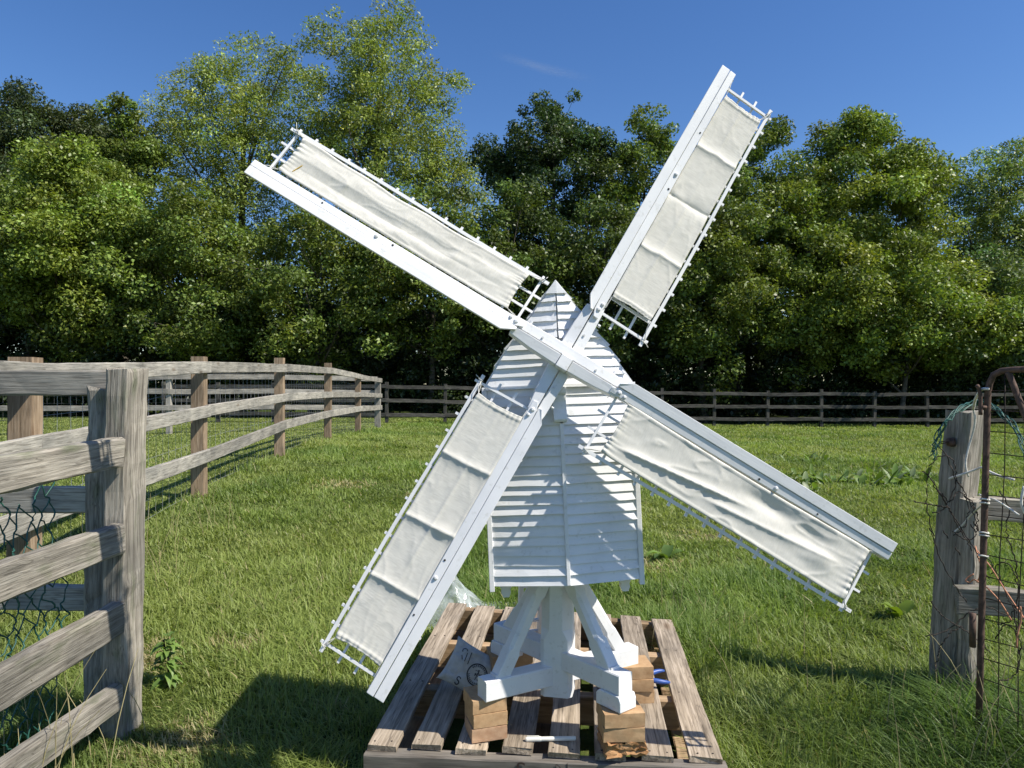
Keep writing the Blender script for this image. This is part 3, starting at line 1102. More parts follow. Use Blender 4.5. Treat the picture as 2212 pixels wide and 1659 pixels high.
def make_trestle():
    zA = CZ - 0.872
    FL, BR_ = Vector((-0.086, 2.032, zA)), Vector((0.392, 2.305, zA))
    FR, BL = Vector((0.312, 1.955, zA + 0.048)), Vector((-0.040, 2.385, zA + 0.048))
    beam("cross_tree", FL, BR_, 0.054, 0.058, M_WHITE, mill, ch=0.003, jit=0.0004)
    beam("cross_tree", FR, BL, 0.054, 0.056, M_WHITE, mill, ch=0.003, jit=0.0004)
    for e, q in ((FR, BL), (BL, FR)):
        d = (q - e).normalized()
        M = frame(e - d * 0.004 - Vector((0, 0, 0.028)), q - Vector((0, 0, 0.028)))
        b = MB()
        L, w, hh = 0.085, 0.066, e.z - 0.028 - BR_TOP["FR"] - 0.0005
        b.prism([(0, -hh), (L, -hh), (L, -0.012), (L - 0.012, 0.0), (0.0, 0.0), (-0.006, -0.014), (-0.006, -hh)], -w / 2, w / 2)
        b.build("foot_block", M_WHITE, mill, M, bevel=0.003)
    post_c = Vector((0.140, 2.165, 0))
    top = CZ - 0.541
    # main post: square foot, chamfered above
    M = Matrix.Translation((post_c.x, post_c.y, CZ - 0.935)) @ Matrix.Rotation(R(-12), 4, 'Z') @ Matrix.Rotation(R(-90), 4, 'Y')
    L = top - (CZ - 0.935)
    b = MB()
    for x, cc, s in ((0, 0.012, 0.096), (0.17, 0.012, 0.096), (0.20, 0.028, 0.096), (L, 0.028, 0.090)):
        y = s / 2
        for (a, q) in [(-y + cc, -y), (y - cc, -y), (y, -y + cc), (y, y - cc), (y - cc, y), (-y + cc, y), (-y, y - cc), (-y, -y + cc)]:
            b.v.append((x, a, q))
    for i in range(3):
        for j in range(8):
            b.f.append((i * 8 + j, i * 8 + (j + 1) % 8, (i + 1) * 8 + (j + 1) % 8, (i + 1) * 8 + j))
    b.f.append(tuple(range(7, -1, -1)))
    b.f.append(tuple(24 + j for j in range(8)))
    b.build("main_post", M_WHITE, mill, M, bevel=0.002)
    for e, hz in ((FL, 0.029), (BR_, 0.029), (FR, 0.028), (BL, 0.028)):
        d = Vector((post_c.x - e.x, post_c.y - e.y, 0)).normalized()
        a = Vector((e.x, e.y, e.z + hz - 0.012)) + d * 0.055
        q = Vector((post_c.x, post_c.y, top - 0.01)) - d * 0.035
        chamfer_beam("quarter_bar", a, q, 0.041, mill, M_WHITE, c=0.009, stop=0.085)
        t = MB()
        t.box(a + Vector((0, 0, 0.014)) - d * 0.012, (0.014, 0.034, 0.012), Matrix.Rotation(math.atan2(d.y, d.x), 3, 'Z'))
        t.build("wedge", M_WHITE, mill, bevel=0.002)


make_trestle()

B0 = Vector((0.1476, 2.125, CZ - 0.5564))
MB_BODY = Matrix.Translation(B0) @ Matrix.Rotation(R(2.2), 4, 'Z') @ Matrix.Rotation(R(-2.3), 4, 'Y') @ Matrix.Rotation(R(-2.5), 4, 'X')
HW, YF, YB, PROW = 0.2048, -0.185, 0.205, 0.039
EAVE, PEAK = 0.552, 0.832
PROFILE = [(0.0, 0.764), (0.033, 0.722), (0.066, 0.677), (0.098, 0.638), (0.127, 0.600), (0.154, 0.558), (0.183, 0.505)]
PROFILE = [(x * 1.095, EAVE + (z - 0.505) * (PEAK - EAVE) / 0.259) for x, z in PROFILE]


def half_w(z):
    """roof half width at height z"""
    if z <= EAVE:
        return HW
    zs = [p[1] for p in PROFILE][::-1]
    xs = [p[0] for p in PROFILE][::-1]
    return float(np.interp(z, zs, xs))


def boards(name, parent, Pt, W0, z0, z1, n, seed, out=0.0092, wob=0.0022):
    """lapped weatherboards. Pt(s, z, o): s in 0..1 along the wall, o = distance out; W0(z) -> (s0, s1)"""
    r = random.Random(seed)
    b = MB()
    zs = [z0 + (z1 - z0) * i / n for i in range(n + 1)]
    zs = [z0] + [z + r.uniform(-wob, wob) for z in zs[1:-1]] + [z1]
    seg = 6
    for i in range(n):
        za, zb = zs[i], zs[i + 1] + (0.004 if i < n - 1 else 0)
        tilt = [r.uniform(-0.0018, 0.0018), r.uniform(-0.0018, 0.0018)]
        th = out * r.uniform(0.8, 1.3)
        sa0, sa1 = W0(za)
        sb0, sb1 = W0(zb)
        rows = []
        for k in range(seg + 1):
            t = k / seg
            dz = tilt[0] * (1 - t) + tilt[1] * t + r.uniform(-0.0005, 0.0005)
            dz = dz if 0 < i else dz * 0.3
            o_ = th + r.uniform(-0.0004, 0.0004)
            rows.append([Pt(sa0 + (sa1 - sa0) * t, za + dz, 0.0), Pt(sa0 + (sa1 - sa0) * t, za + dz, o_),
                         Pt(sb0 + (sb1 - sb0) * t, zb, 0.0022), Pt(sb0 + (sb1 - sb0) * t, zb, 0.0)])
        v = [p for row in rows for p in row]
        f = []
        for k in range(seg):
            for j in range(4):
                j2 = (j + 1) % 4
                f.append((k * 4 + j, (k + 1) * 4 + j, (k + 1) * 4 + j2, k * 4 + j2))
        f.append((0, 1, 2, 3))
        f.append((seg * 4 + 3, seg * 4 + 2, seg * 4 + 1, seg * 4))
        b.add(v, f)
    o = b.build(name, M_WHITE, parent, MB_BODY)
    return o


def make_body():
    # core carcass keeps light from leaking between boards
    b = MB()
    i = 0.004
    plan = [(0, YF + i), (HW - i, YF + PROW + i), (HW - i, YB - i), (-HW + i, YB - i), (-HW + i, YF + PROW + i)]
    n = len(plan)
    v = [(x, y, 0.0) for x, y in plan] + [(x, y, EAVE) for x, y in plan]
    b.add(v, [tuple(range(n)), tuple(range(2 * n - 1, n - 1, -1))] + [(k, k + n, (k + 1) % n + n, (k + 1) % n) for k in range(n)])
    body = b.build("body", M_WHITE, mill, MB_BODY)
    nf = Vector((-PROW, -HW, 0)).normalized()
    for sx in (-1, 1):
        nr = Vector((sx * PROW, -HW, 0)).normalized()
        def Pf(s, z, o, sx=sx, nr=nr, dy=0.0):
            return Vector((sx * HW * s, YF + PROW * s + dy, z)) + nr * o
        boards("front_weatherboards", body, Pf, lambda z: (0.012, 0.985), 0.0, EAVE - 0.006, 20, 5 + sx)
        def Ps(s, z, o, sx=sx):
            return Vector((sx * (HW + o), YF + PROW + (YB - YF - PROW) * s, z))
        boards("side_weatherboards", body, Ps, lambda z: (0.0, 1.0), 0.0, EAVE - 0.006, 20, 15 + sx)
        # corner battens
        c = MB()
        c.box((sx * (HW + 0.004), YF + PROW - 0.003, EAVE / 2 - 0.010), (0.014, 0.018, EAVE + 0.012))
        c.build("corner_board", M_WHITE, body, MB_BODY, bevel=0.0015)
        # pendant under the front corner post
        p = MB()
        M = MB_BODY @ Matrix.Translation((sx * (HW - 0.035), YF + PROW + 0.05, 0))
        p.prism([(-0.016, 0.0), (-0.016, -0.018), (-0.012, -0.022), (-0.014, -0.032), (-0.008, -0.045), (0.008, -0.045), (0.014, -0.032), (0.012, -0.022), (0.016, -0.018), (0.016, 0.0)], -0.012, 0.012)
        p.build("pendant", M_WHITE, body, M, bevel=0.0015)
    def Pb(s, z, o):
        return Vector((HW - 2 * HW * s, YB + o, z))
    boards("back_weatherboards", body, Pb, lambda z: (0.0, 1.0), 0.0, EAVE - 0.006, 20, 31)
    r = MB()
    r.box((0.0, YF - 0.006, EAVE * 0.40), (0.011, 0.012, EAVE * 0.80))
    r.build("ridge_batten", M_WHITE, body, MB_BODY, bevel=0.0015)
    # breast corbel under the windshaft
    k = MB()
    prof = [(0, 0.542), (-0.020, 0.542), (-0.020, 0.524), (-0.014, 0.519), (-0.012, 0.500), (-0.015, 0.481), (-0.023, 0.467), (-0.026, 0.452), (-0.021, 0.445), (0, 0.445)]
    Mk = MB_BODY @ Matrix.Translation((-0.004, YF, 0)) @ Matrix.Rotation(R(90), 4, 'Z')
    k.prism(prof, -0.0185, 0.0185, Matrix())
    k.build("corbel", M_WHITE, body, Mk, bevel=0.001)
    # gable, a little proud of the body front
    gy = -0.006
    g = MB()
    pr = [(x, z) for x, z in PROFILE]
    for sx in (-1, 1):
        poly = [(sx * x, z) for x, z in pr] + [(0.0, EAVE)]
        v = []
        for (x, z) in poly:
            v.append((x, YF + gy + PROW * abs(x) / HW + 0.003, z))
        for (x, z) in poly:
            v.append((x, YB, z))
        m = len(poly)
        g.add(v, [tuple(range(m)), tuple(range(2 * m - 1, m - 1, -1))] + [(q, q + m, (q + 1) % m + m, (q + 1) % m) for q in range(m)])
    gable = g.build("gable", M_WHITE, mill, MB_BODY)
    for sx in (-1, 1):
        nr = Vector((sx * PROW, -HW, 0)).normalized()
        def Pg(s, z, o, sx=sx, nr=nr):
            return Vector((sx * s, YF + gy + PROW * s / HW, z)) + nr * o
        boards("gable_weatherboards", gable, Pg, lambda z: (0.001, max(0.004, half_w(z) - 0.002)), EAVE - 0.004, PEAK - 0.030, 10, 41 + sx)
        cp = MB()
        z0 = PEAK - 0.033
        hw = half_w(z0) + 0.004
        v = [Vector((0, YF + gy - 0.009, z0)), Vector((sx * hw, YF + gy - 0.006, z0)), Vector((0, YF + gy - 0.006, PEAK + 0.006))]
        v += [p + Vector((0, 0.012, 0)) for p in v]
        cp.add(v, [(0, 1, 2), (5, 4, 3), (0, 3, 4, 1), (1, 4, 5, 2), (2, 5, 3, 0)])
        cp.build("peak_cap", M_WHITE, gable, MB_BODY, bevel=0.001)
        # ledge over the body
        lg = MB()
        lg.add([Pg(0.0, EAVE - 0.012, 0.0), Pg(0.0, EAVE - 0.012, 0.013), Pg(0.0, EAVE - 0.003, 0.013), Pg(0.0, EAVE - 0.003, 0.0),
                Pg(HW - 0.002, EAVE - 0.012, 0.0), Pg(HW - 0.002, EAVE - 0.012, 0.013), Pg(HW - 0.002, EAVE - 0.003, 0.013), Pg(HW - 0.002, EAVE - 0.003, 0.0)],
               [(0, 1, 2, 3), (7, 6, 5, 4), (0, 4, 5, 1), (1, 5, 6, 2), (2, 6, 7, 3), (3, 7, 4, 0)])
        lg.build("drip_ledge", M_WHITE, gable, MB_BODY)
    # roof boards running front to back over the curved profile
    for sx in (-1, 1):
        rb = MB()
        for a, c in zip(PROFILE[:-1], PROFILE[1:]):
            pa, pc = Vector((sx * a[0], 0, a[1])), Vector((sx * c[0], 0, c[1]))
            nn = Vector(((pa - pc).z * sx, 0, abs((pc - pa).x))).normalized()
            if nn.x * sx < 0:
                nn.x *= -1
            y0, y1 = YF + gy + 0.004, YB + 0.015
            f0, f1 = y0 + PROW * abs(a[0]) / HW, y0 + PROW * abs(c[0]) / HW
            lo = pc + (pc - pa) * 0.12
            v = [Vector((pa.x, f0, pa.z)) + nn * 0.002, Vector((lo.x, f1, lo.z)) + nn * 0.008, Vector((lo.x, y1, lo.z)) + nn * 0.008, Vector((pa.x, y1, pa.z)) + nn * 0.002]
            v += [p - nn * 0.006 for p in v]
            rb.add(v, [(0, 1, 2, 3), (7, 6, 5, 4), (0, 4, 5, 1), (1, 5, 6, 2), (2, 6, 7, 3), (3, 7, 4, 0)])
        rb.build("roof", M_WHITE, mill, MB_BODY)
    # tail ladder behind
    tl = MB()
    for sx in (-0.035, 0.035):
        a, c = Vector((sx - 0.07, YB + 0.01, 0.01)), Vector((sx - 0.09, YB + 0.20, -0.36))
        fr = frame(a, c)
        bx = MB(); bx.box(((c - a).length / 2, 0, 0), ((c - a).length, 0.014, 0.026))
        tl.add([fr @ Vector(p) for p in bx.v], bx.f)
    for q in range(8):
        t = (q + 0.7) / 8.4
        tl.box((-0.07 - 0.02 * t, YB + 0.01 + 0.19 * t, 0.01 - 0.37 * t), (0.07, 0.022, 0.007))
    tl.build("tail_ladder", M_WHITE, mill, MB_BODY)
    tp = MB()
    tp.tube([(-0.004, YB - 0.02, -0.02), (-0.02, YB + 0.30, -0.29)], 0.013, 8)
    tp.build("tail_pole", M_WHITE, mill, MB_BODY)


make_body()

# sails: wheel frame fitted to the photograph's four whip tips
AX, AZ = R(-8.23), R(3.70)
HUBP = P(1223.6, 773.8, 1.905)
KS = 1.905 / 1.72


def wheel_dir(x, y, z):
    y, z = y * math.cos(AX) - z * math.sin(AX), y * math.sin(AX) + z * math.cos(AX)
    x, y = x * math.cos(AZ) - y * math.sin(AZ), x * math.sin(AZ) + y * math.cos(AZ)
    return Vector((x, y, z))


def arm_frame(ang, back):
    X = wheel_dir(math.cos(ang), 0, math.sin(ang))
    Y = wheel_dir(math.cos(ang - math.pi / 2), 0, math.sin(ang - math.pi / 2))
    Z = X.cross(Y)                      # points away from the viewer
    M = Matrix((X, Y, Z)).transposed().to_4x4()
    M.translation = HUBP + wheel_dir(0, 1, 0) * back
    return M @ Matrix.Scale(KS, 4)


def crease(d, wd):
    return np.exp(-np.abs(d) / wd)


def cloth_mesh(kind, x0, x1, y0, y1, seed):
    nx, ny = 230, 48
    s, t = np.meshgrid(np.linspace(0, 1, nx), np.linspace(0, 1, ny), indexing='ij')
    x = x0 + (x1 - x0) * s
    y = y0 + (y1 - y0) * t
    L = x1 - x0
    ends = np.minimum(s, 1 - s) * L
    # gathered hems on their drawstrings
    gat = np.exp(-ends / 0.016)
    z = -0.0030 * gat * np.sin(t * 2 * np.pi * 9 + 5 * vnoise(t * 6, s * 3, seed)) * (0.55 + 0.45 * vnoise(t * 5, 7.7, seed)) - 0.0015 * gat
    hem = np.exp(-((ends - 0.011) / 0.0035) ** 2)
    z = z - 0.0018 * hem
    x = x + np.where(s < 0.5, 1, -1) * gat * 0.005 * (np.sin(t * np.pi) + 0.18 * vnoise(t * 14, 3.3, seed))
    y = y0 + (y - y0) * (1 - 0.05 * gat) + 0.0025 * gat
    # edge seams
    z = z - 0.0014 * (np.exp(-((t - 0.035) / 0.02) ** 2) + np.exp(-((t - 0.965) / 0.02) ** 2))
    body = 1 - np.exp(-ends / 0.05)
    wob = fbm(s * 9, t * 2.2, seed, 3)
    z = z + 0.0007 * wob * body + 0.0002 * fbm(s * 60, t * 9, seed + 5, 2)
    rdg = (1 - np.abs(fbm(s * 6 + t * 1.7, t * 2.4 - s * 1.5, seed + 40, 2))) ** 6
    z = z - (0.0009 if kind != "sag" else 0.0020) * rdg * body
    if kind == "folds":
        for k, f in enumerate((0.25, 0.50, 0.745)):
            line = s - f - 0.012 * (t - 0.5) - 0.004 * vnoise(t * 4, k, seed)
            sg = (-1, 1, -1)[k] if seed % 2 else (-1, -1, -1)[k]
            z = z + sg * 0.0062 * crease(line * L, 0.010)
            z = z + 0.0015 * np.sin(np.clip(line * L / 0.03, -1, 1) * np.pi / 2)
        tl = t - 0.47 - 0.05 * (s - 0.5)
        z = z - 0.0032 * crease(tl * (y1 - y0), 0.006) * (0.35 + 0.65 * sstep(0.2, 0.6, np.sin(s * 9 + seed) * 0.5 + 0.5))
        z = z - 0.003 * np.exp(-((s - 0.5) ** 2 / 0.0006 + (t - 0.25) ** 2 / 0.02))
    elif kind == "taut":
        z = z + 0.0055 * np.sin((t * 1.6 + s * 0.9 + 0.15 * wob) * np.pi * 2) * body * 0.28
        z = z - 0.0028 * crease((t - 0.62 + 0.15 * (s - 0.4)) * (y1 - y0), 0.014) * body
        z = z + 0.0022 * crease((t - 0.35 + 0.1 * (s - 0.4)) * (y1 - y0), 0.012) * body
        for f in (0.27, 0.5, 0.76):
            z = z - 0.003 * crease((s - f + 0.02 * (t - .5)) * L, 0.007) * np.exp(-((t - 0.5) / 0.28) ** 2)
        y = y - 0.009 * np.sin(s * np.pi) * t * (1 + 0.25 * np.sin(s * 25))
    else:   # sagging
        z = z + 0.0025 * np.sin(t * np.pi) * (0.55 + 0.45 * np.sin(s * 3 * np.pi * 0.8 + 0.6)) * body
        ridge = t - (0.80 - 0.62 * s) 
        z = z - 0.0085 * crease(ridge * (y1 - y0), 0.007) * sstep(0.02, 0.12, s) * (1 - sstep(0.42, 0.60, s))
        r2 = t - (0.72 - 0.50 * (s - 0.45))
        z = z - 0.006 * crease(r2 * (y1 - y0), 0.009) * sstep(0.35, 0.5, s) * (1 - sstep(0.85, 0.95, s))
        z = z + 0.010 * np.exp(-((s - 0.62) ** 2 / 0.01 + (t - 0.25) ** 2 / 0.02))
        z = z + 0.007 * np.exp(-((s - 0.80) ** 2 / 0.004 + (t - 0.35) ** 2 / 0.03)) - 0.006 * np.exp(-((s - 0.86) ** 2 / 0.003 + (t - 0.6) ** 2 / 0.03))
        y = y + 0.005 * np.sin(s * np.pi) * (1 - t)
        y = y - 0.002 * np.sin(s * np.pi) * t
    V = np.stack([x.ravel(), y.ravel(), z.ravel()], 1)
    i = np.arange(nx * ny).reshape(nx, ny)
    f = np.stack([i[:-1, :-1].ravel(), i[1:, :-1].ravel(), i[1:, 1:].ravel(), i[:-1, 1:].ravel()], 1)
    me = bpy.data.meshes.new("sailcloth")
    me.from_pydata(V.tolist(), [], f.tolist())
    return me, V.reshape(nx, ny, 3)


NB = 16
CLOTH_Z = {"taut": -0.0135, "folds": -0.0105, "sag": -0.0145}
R0, R1 = 0.152, 0.862


def make_sail(idx, ang, back, Rt, kind, seed, label, cx0, cx1, cy0, cy1, weather, HEM):
    Ma = arm_frame(ang, back)
    sail = bpy.data.objects.new("sail", None)
    COL.objects.link(sail)
    sail.parent = mill
    sail.matrix_basis = WM[mill].inverted() @ Ma
    WM[sail] = Ma.copy()
    sail["label"] = label
    k = Rt / 0.895
    # whip (trailing half of the stock) and the leading board on its other edge
    wb = MB()
    secs = []
    r_in, r_out = 0.128 * k, Rt + 0.003
    y0, y1 = -0.002, 0.019
    for (x, a, c) in ((r_in, 0.006, y1), (r_in + 0.020, -0.001, y1), (r_in + 0.05, y0, y1), (0.5, y0, y1), (r_out, y0 + 0.001, y1 - 0.002)):
        secs.append([(x, a, -0.020), (x, c, -0.016), (x, c, 0.012), (x, a, 0.012)])
    for s_ in secs:
        wb.v += s_
    for i in range(len(secs) - 1):
        for j in range(4):
            j2 = (j + 1) % 4
            wb.f.append((i * 4 + j, (i + 1) * 4 + j, (i + 1) * 4 + j2, i * 4 + j2))
    wb.f.append((0, 1, 2, 3))
    wb.f.append(tuple((len(secs) - 1) * 4 + j for j in (3, 2, 1, 0)))
    wb.build("whip", M_WHITE, sail, Ma, bevel=0.0015)
    lb = MB()
    tl = R(10)
    la, lc = 0.0, 0.028
    pts = []
    for (x, m) in ((r_in + 0.012, 0.35), (r_in + 0.045, 1.0), (0.5, 1.0), (r_out - 0.002, 0.96)):
        for (q, zz) in ((-0.0025, -0.0225), (-lc * m, -0.0225 - 0.024 * math.sin(tl)), (-lc * m, -0.0225 - 0.024 * math.sin(tl) + 0.011), (-0.0025, 0.010)):
            pts.append((x, q, zz))
    lb.v += pts
    for i in range(3):
        for j in range(4):
            j2 = (j + 1) % 4
            lb.f.append((i * 4 + j, (i + 1) * 4 + j, (i + 1) * 4 + j2, i * 4 + j2))
    lb.f.append((0, 1, 2, 3))
    lb.f.append(tuple(12 + j for j in (3, 2, 1, 0)))
    lb.build("leading_board", M_WHITE, sail, Ma, bevel=0.0012)
    # lattice turned back by the weather angle
    Mw = Ma @ Matrix.Translation((0, 0.012, 0.0)) @ Matrix.Rotation(R(weather), 4, 'X')
    rr = random.Random(seed)
    for i in range(NB):
        x = (R0 + (R1 - R0) * i / (NB - 1)) * k + (rr.uniform(-0.0015, 0.0015) if 0 < i < NB - 1 else 0)
        bb = MB()
        bb.box((x, (HEM + 0.014) / 2 - 0.01, 0.002), (0.0062, HEM + 0.014 - 0.006, 0.006))
        bb.build("sail_bar", M_WHITE, sail, Mw)
    hl = MB()
    n = 10
    hx0, hx1 = (R0 - 0.020) * k, (R1 + 0.020) * k
    rows = []
    for i in range(n + 1):
        t = i / n
        x = hx0 + (hx1 - hx0) * t
        off = 0.0015 * math.sin(t * 7 + seed)
        for (a, c) in ((-0.0042, -0.0046), (0.0042, -0.0046), (0.0042, -0.0005), (-0.0042, -0.0005)):
            hl.v.append((x, HEM - 0.012 + a + off, c - 0.0008))
    for i in range(n):
        for j in range(4):
            hl.f.append((i * 4 + j, (i + 1) * 4 + j, (i + 1) * 4 + (j + 1) % 4, i * 4 + (j + 1) % 4))
    hl.f.append((0, 1, 2, 3)); hl.f.append((n * 4 + 3, n * 4 + 2, n * 4 + 1, n * 4))
    hl.build("hemlath", M_WHITE, sail, Mw)
    for yy in (HEM * 0.33, HEM * 0.62):
        ub = MB()
        ub.box(((hx0 + hx1) / 2, yy, 0.0072), (hx1 - hx0 + 0.006, 0.0058, 0.004))
        ub.build("uplong", M_WHITE, sail, Mw)
    # cloth
    me, G = cloth_mesh(kind, cx0 * k, cx1 * k, cy0, cy1, seed)
    co = link("sailcloth", me, M_CANVAS, sail, Mw @ Matrix.Translation((0, 0, CLOTH_Z[kind])), smooth=True)
    so = co.modifiers.new("thickness", 'SOLIDIFY')
    so.thickness = 0.0012
    # ties at the four corners
    for (gi, gj, tgt) in ((0, 0, (R0 * k - 0.012, 0.004, -0.006)), (0, -1, (R0 * k - 0.006, HEM - 0.012, -0.006)), (-1, 0, (R1 * k + 0.022, 0.0, -0.010)), (-1, -1, (R1 * k + 0.004, HEM - 0.012, -0.006))):
        c = Vector(G[gi, gj]) + Vector((0, 0, CLOTH_Z[kind]))
        tg = Vector(tgt)
        st = MB()
        for q in (0, 1):
            m_ = (c + tg) / 2 + Vector((rr.uniform(-.003, .003), rr.uniform(-.003, .003), -0.003 + 0.002 * q))
            st.tube([c, m_, tg + Vector((rr.uniform(-.004, .004), rr.uniform(-.004, .004), 0))], 0.0009, 5)
        e = tg + Vector((rr.uniform(-.018, .018), rr.uniform(-.012, .018), -0.004))
        st.tube([tg, (tg + e) / 2 + Vector((0, 0, -0.004)), e], 0.0008, 4)
        ring = [tg + Vector((0.0, 0.0065 * math.cos(a), 0.007 * math.sin(a) + 0.004)) for a in np.linspace(0, 2 * np.pi, 9)]
        st.tube(ring, 0.0009, 4)
        st.build("tie_string", M_TWINE, sail, Mw)
    # bolts at the root and part-way along
    for (x, y, rad) in ((0.150, 0.009, 0.0040), (0.166, 0.012, 0.0030), (0.545 + 0.02 * idx, 0.010, 0.0034)):
        bo = MB()
        bo.tube([Vector((x * k, y, -0.016)), Vector((x * k, y, -0.0195)), Vector((x * k, y, -0.0225))], [rad * 1.5, rad * 1.5, rad * 0.7], 10)
        bo.build("bolt", M_BOLT, sail, Ma)
    for (x, y, rad) in ((0.500 + 0.02 * idx, 0.012, 0.0026), (0.70, 0.011, 0.0022)):
        ho = MB()
        ho.tube([Vector((x * k, y, -0.010)), Vector((x * k, y, -0.0186))], rad, 9)
        ho.build("bolt_hole", M_HOLE, sail, Ma)
    for i in range(9):
        x = 0.20 + 0.078 * i + rr.uniform(-.01, .01)
        sc = MB()
        sc.tube([Vector((x * k, -0.014, -0.012)), Vector((x * k, -0.014, -0.0195))], 0.0016, 6)
        if i % 2:
            sc.box((x * k + 0.0, -0.0285, -0.006), (0.005, 0.004, 0.004))
        sc.build("peg", M_WHITE, sail, Ma)
    return sail, Mw, G


TH = 2.58816
# order from the fit: upper left, upper right, lower right, lower left; odd ones lie behind
SAILS = [
    (TH, 0.0, 0.8938, "taut", 3, "upper left sail, cloth stretched smooth with a line of ochre stitching", 0.184, 0.838, 0.010, 0.121, 7, 0.140),
    (TH - math.pi / 2, 0.0, 0.8870, "folds", 5, "upper right sail, cloth with three sharp fold lines", 0.196, 0.838, 0.006, 0.125, 9, 0.148),
    (TH - math.pi, 0.0, 0.8950, "sag", 8, "lower right sail, cloth sagging in deep folds", 0.182, 0.850, 0.006, 0.143, 1.5, 0.165),
    (TH - 1.5 * math.pi, 0.0, 0.8870, "folds", 10, "lower left sail, cloth with three fold lines and a shadowed lower hem", 0.178, 0.838, 0.004, 0.133, 9, 0.156),
]
BACK = 0.027
for i, (a, bk, Rt, kind, seed, lab, a0, a1, b0, b1, we, hm) in enumerate(SAILS):
    s_, Mw_, G_ = make_sail(i, a + (0.0228 if i % 2 else 0.0), BACK if i % 2 else 0.0, Rt, kind, seed, lab, a0, a1, b0, b1, we, hm)
    if i == 0:
        # ochre stitching near the tip of the upper left cloth
        st = MB()
        c0 = Vector(G_[-12, 8]) + Vector((0, 0, CLOTH_Z[kind] - 0.0012))
        for q in range(9):
            p = c0 + Vector((-0.0022 * q * 0.5, 0.0030 * q, -0.0004)) 
            st.box(p, (0.0022, 0.0032, 0.0012), Matrix.Rotation(R(20 + 25 * math.sin(q * 2.1)), 3, 'Z'))
        st.build("stitching", M_GOLD, s_, Mw_)


def make_wheel_hub():
    # two stocks crossing, the TL-BR one in front
    for (ang, back, lab) in ((TH, 0.0, None), (TH - math.pi / 2 + 0.0228, BACK, None)):
        Ma = arm_frame(ang, back)
        L = 0.178
        b = MB()
        pts = []
        for (x, m) in ((-L, 0.72), (-L + 0.03, 0.9), (-0.05, 1.0), (0.05, 1.0), (L - 0.03, 0.9), (L, 0.72)):
            for (y, z) in ((0.000, -0.012), (0.026 * m, -0.010), (0.026 * m, 0.011), (0.000, 0.011)):
                pts.append((x, y + 0.001, z))
        b.v += pts
        for i in range(5):
            for j in range(4):
                j2 = (j + 1) % 4
                b.f.append((i * 4 + j, (i + 1) * 4 + j, (i + 1) * 4 + j2, i * 4 + j2))
        b.f.append((0, 1, 2, 3)); b.f.append((23, 22, 21, 20))
        st = b.build("stock", M_WHITE, mill, Ma, bevel=0.0015)
        for sx in (-1, 1):
            c = MB()
            pts = []
            for (x, m) in ((0.016, 1.0), (0.09, 0.92), (0.150, 0.72)):
                for (y, z) in ((-0.002, -0.017), (-0.030 * m, -0.013), (-0.032 * m, 0.011), (-0.002, 0.011)):
                    pts.append((sx * x, y, z))
            c.v += pts
            for i in range(2):
                for j in range(4):
                    j2 = (j + 1) % 4
                    c.f.append((i * 4 + j, (i + 1) * 4 + j, (i + 1) * 4 + j2, i * 4 + j2))
            c.f.append((0, 1, 2, 3)); c.f.append((11, 10, 9, 8))
            bm = bmesh.new(); me = c.mesh("clamp"); bm.from_mesh(me); bmesh.ops.recalc_face_normals(bm, faces=bm.faces); bm.to_mesh(me); bm.free()
            link("clamp", me, M_WHITE, st, Ma, bevel=0.0015)
            for p0_, p1_, rb_ in (((sx * 0.118, 0.028, 0.002), (sx * 0.118, 0.0345, 0.002), 0.004), ((sx * 0.075, 0.010, -0.012), (sx * 0.075, 0.010, -0.0148), 0.0026)):
                k = MB()
                k.tube([Vector(p0_), Vector(p1_)], rb_, 8)
                k.build("bolt", M_BOLT, st, Ma)
    Ma = arm_frame(TH, 0.0)
    b = MB()
    b.box((0.0, -0.016, -0.004), (0.030, 0.033, 0.034))
    b.build("poll_end", M_WHITE, mill, Ma, bevel=0.0015)
    sh = MB()
    sh.tube([Vector((0, 0, 0.012)), Vector((0, 0, 0.20))], 0.024, 12)
    sh.build("windshaft", M_WHITE, mill, Ma)


make_wheel_hub()


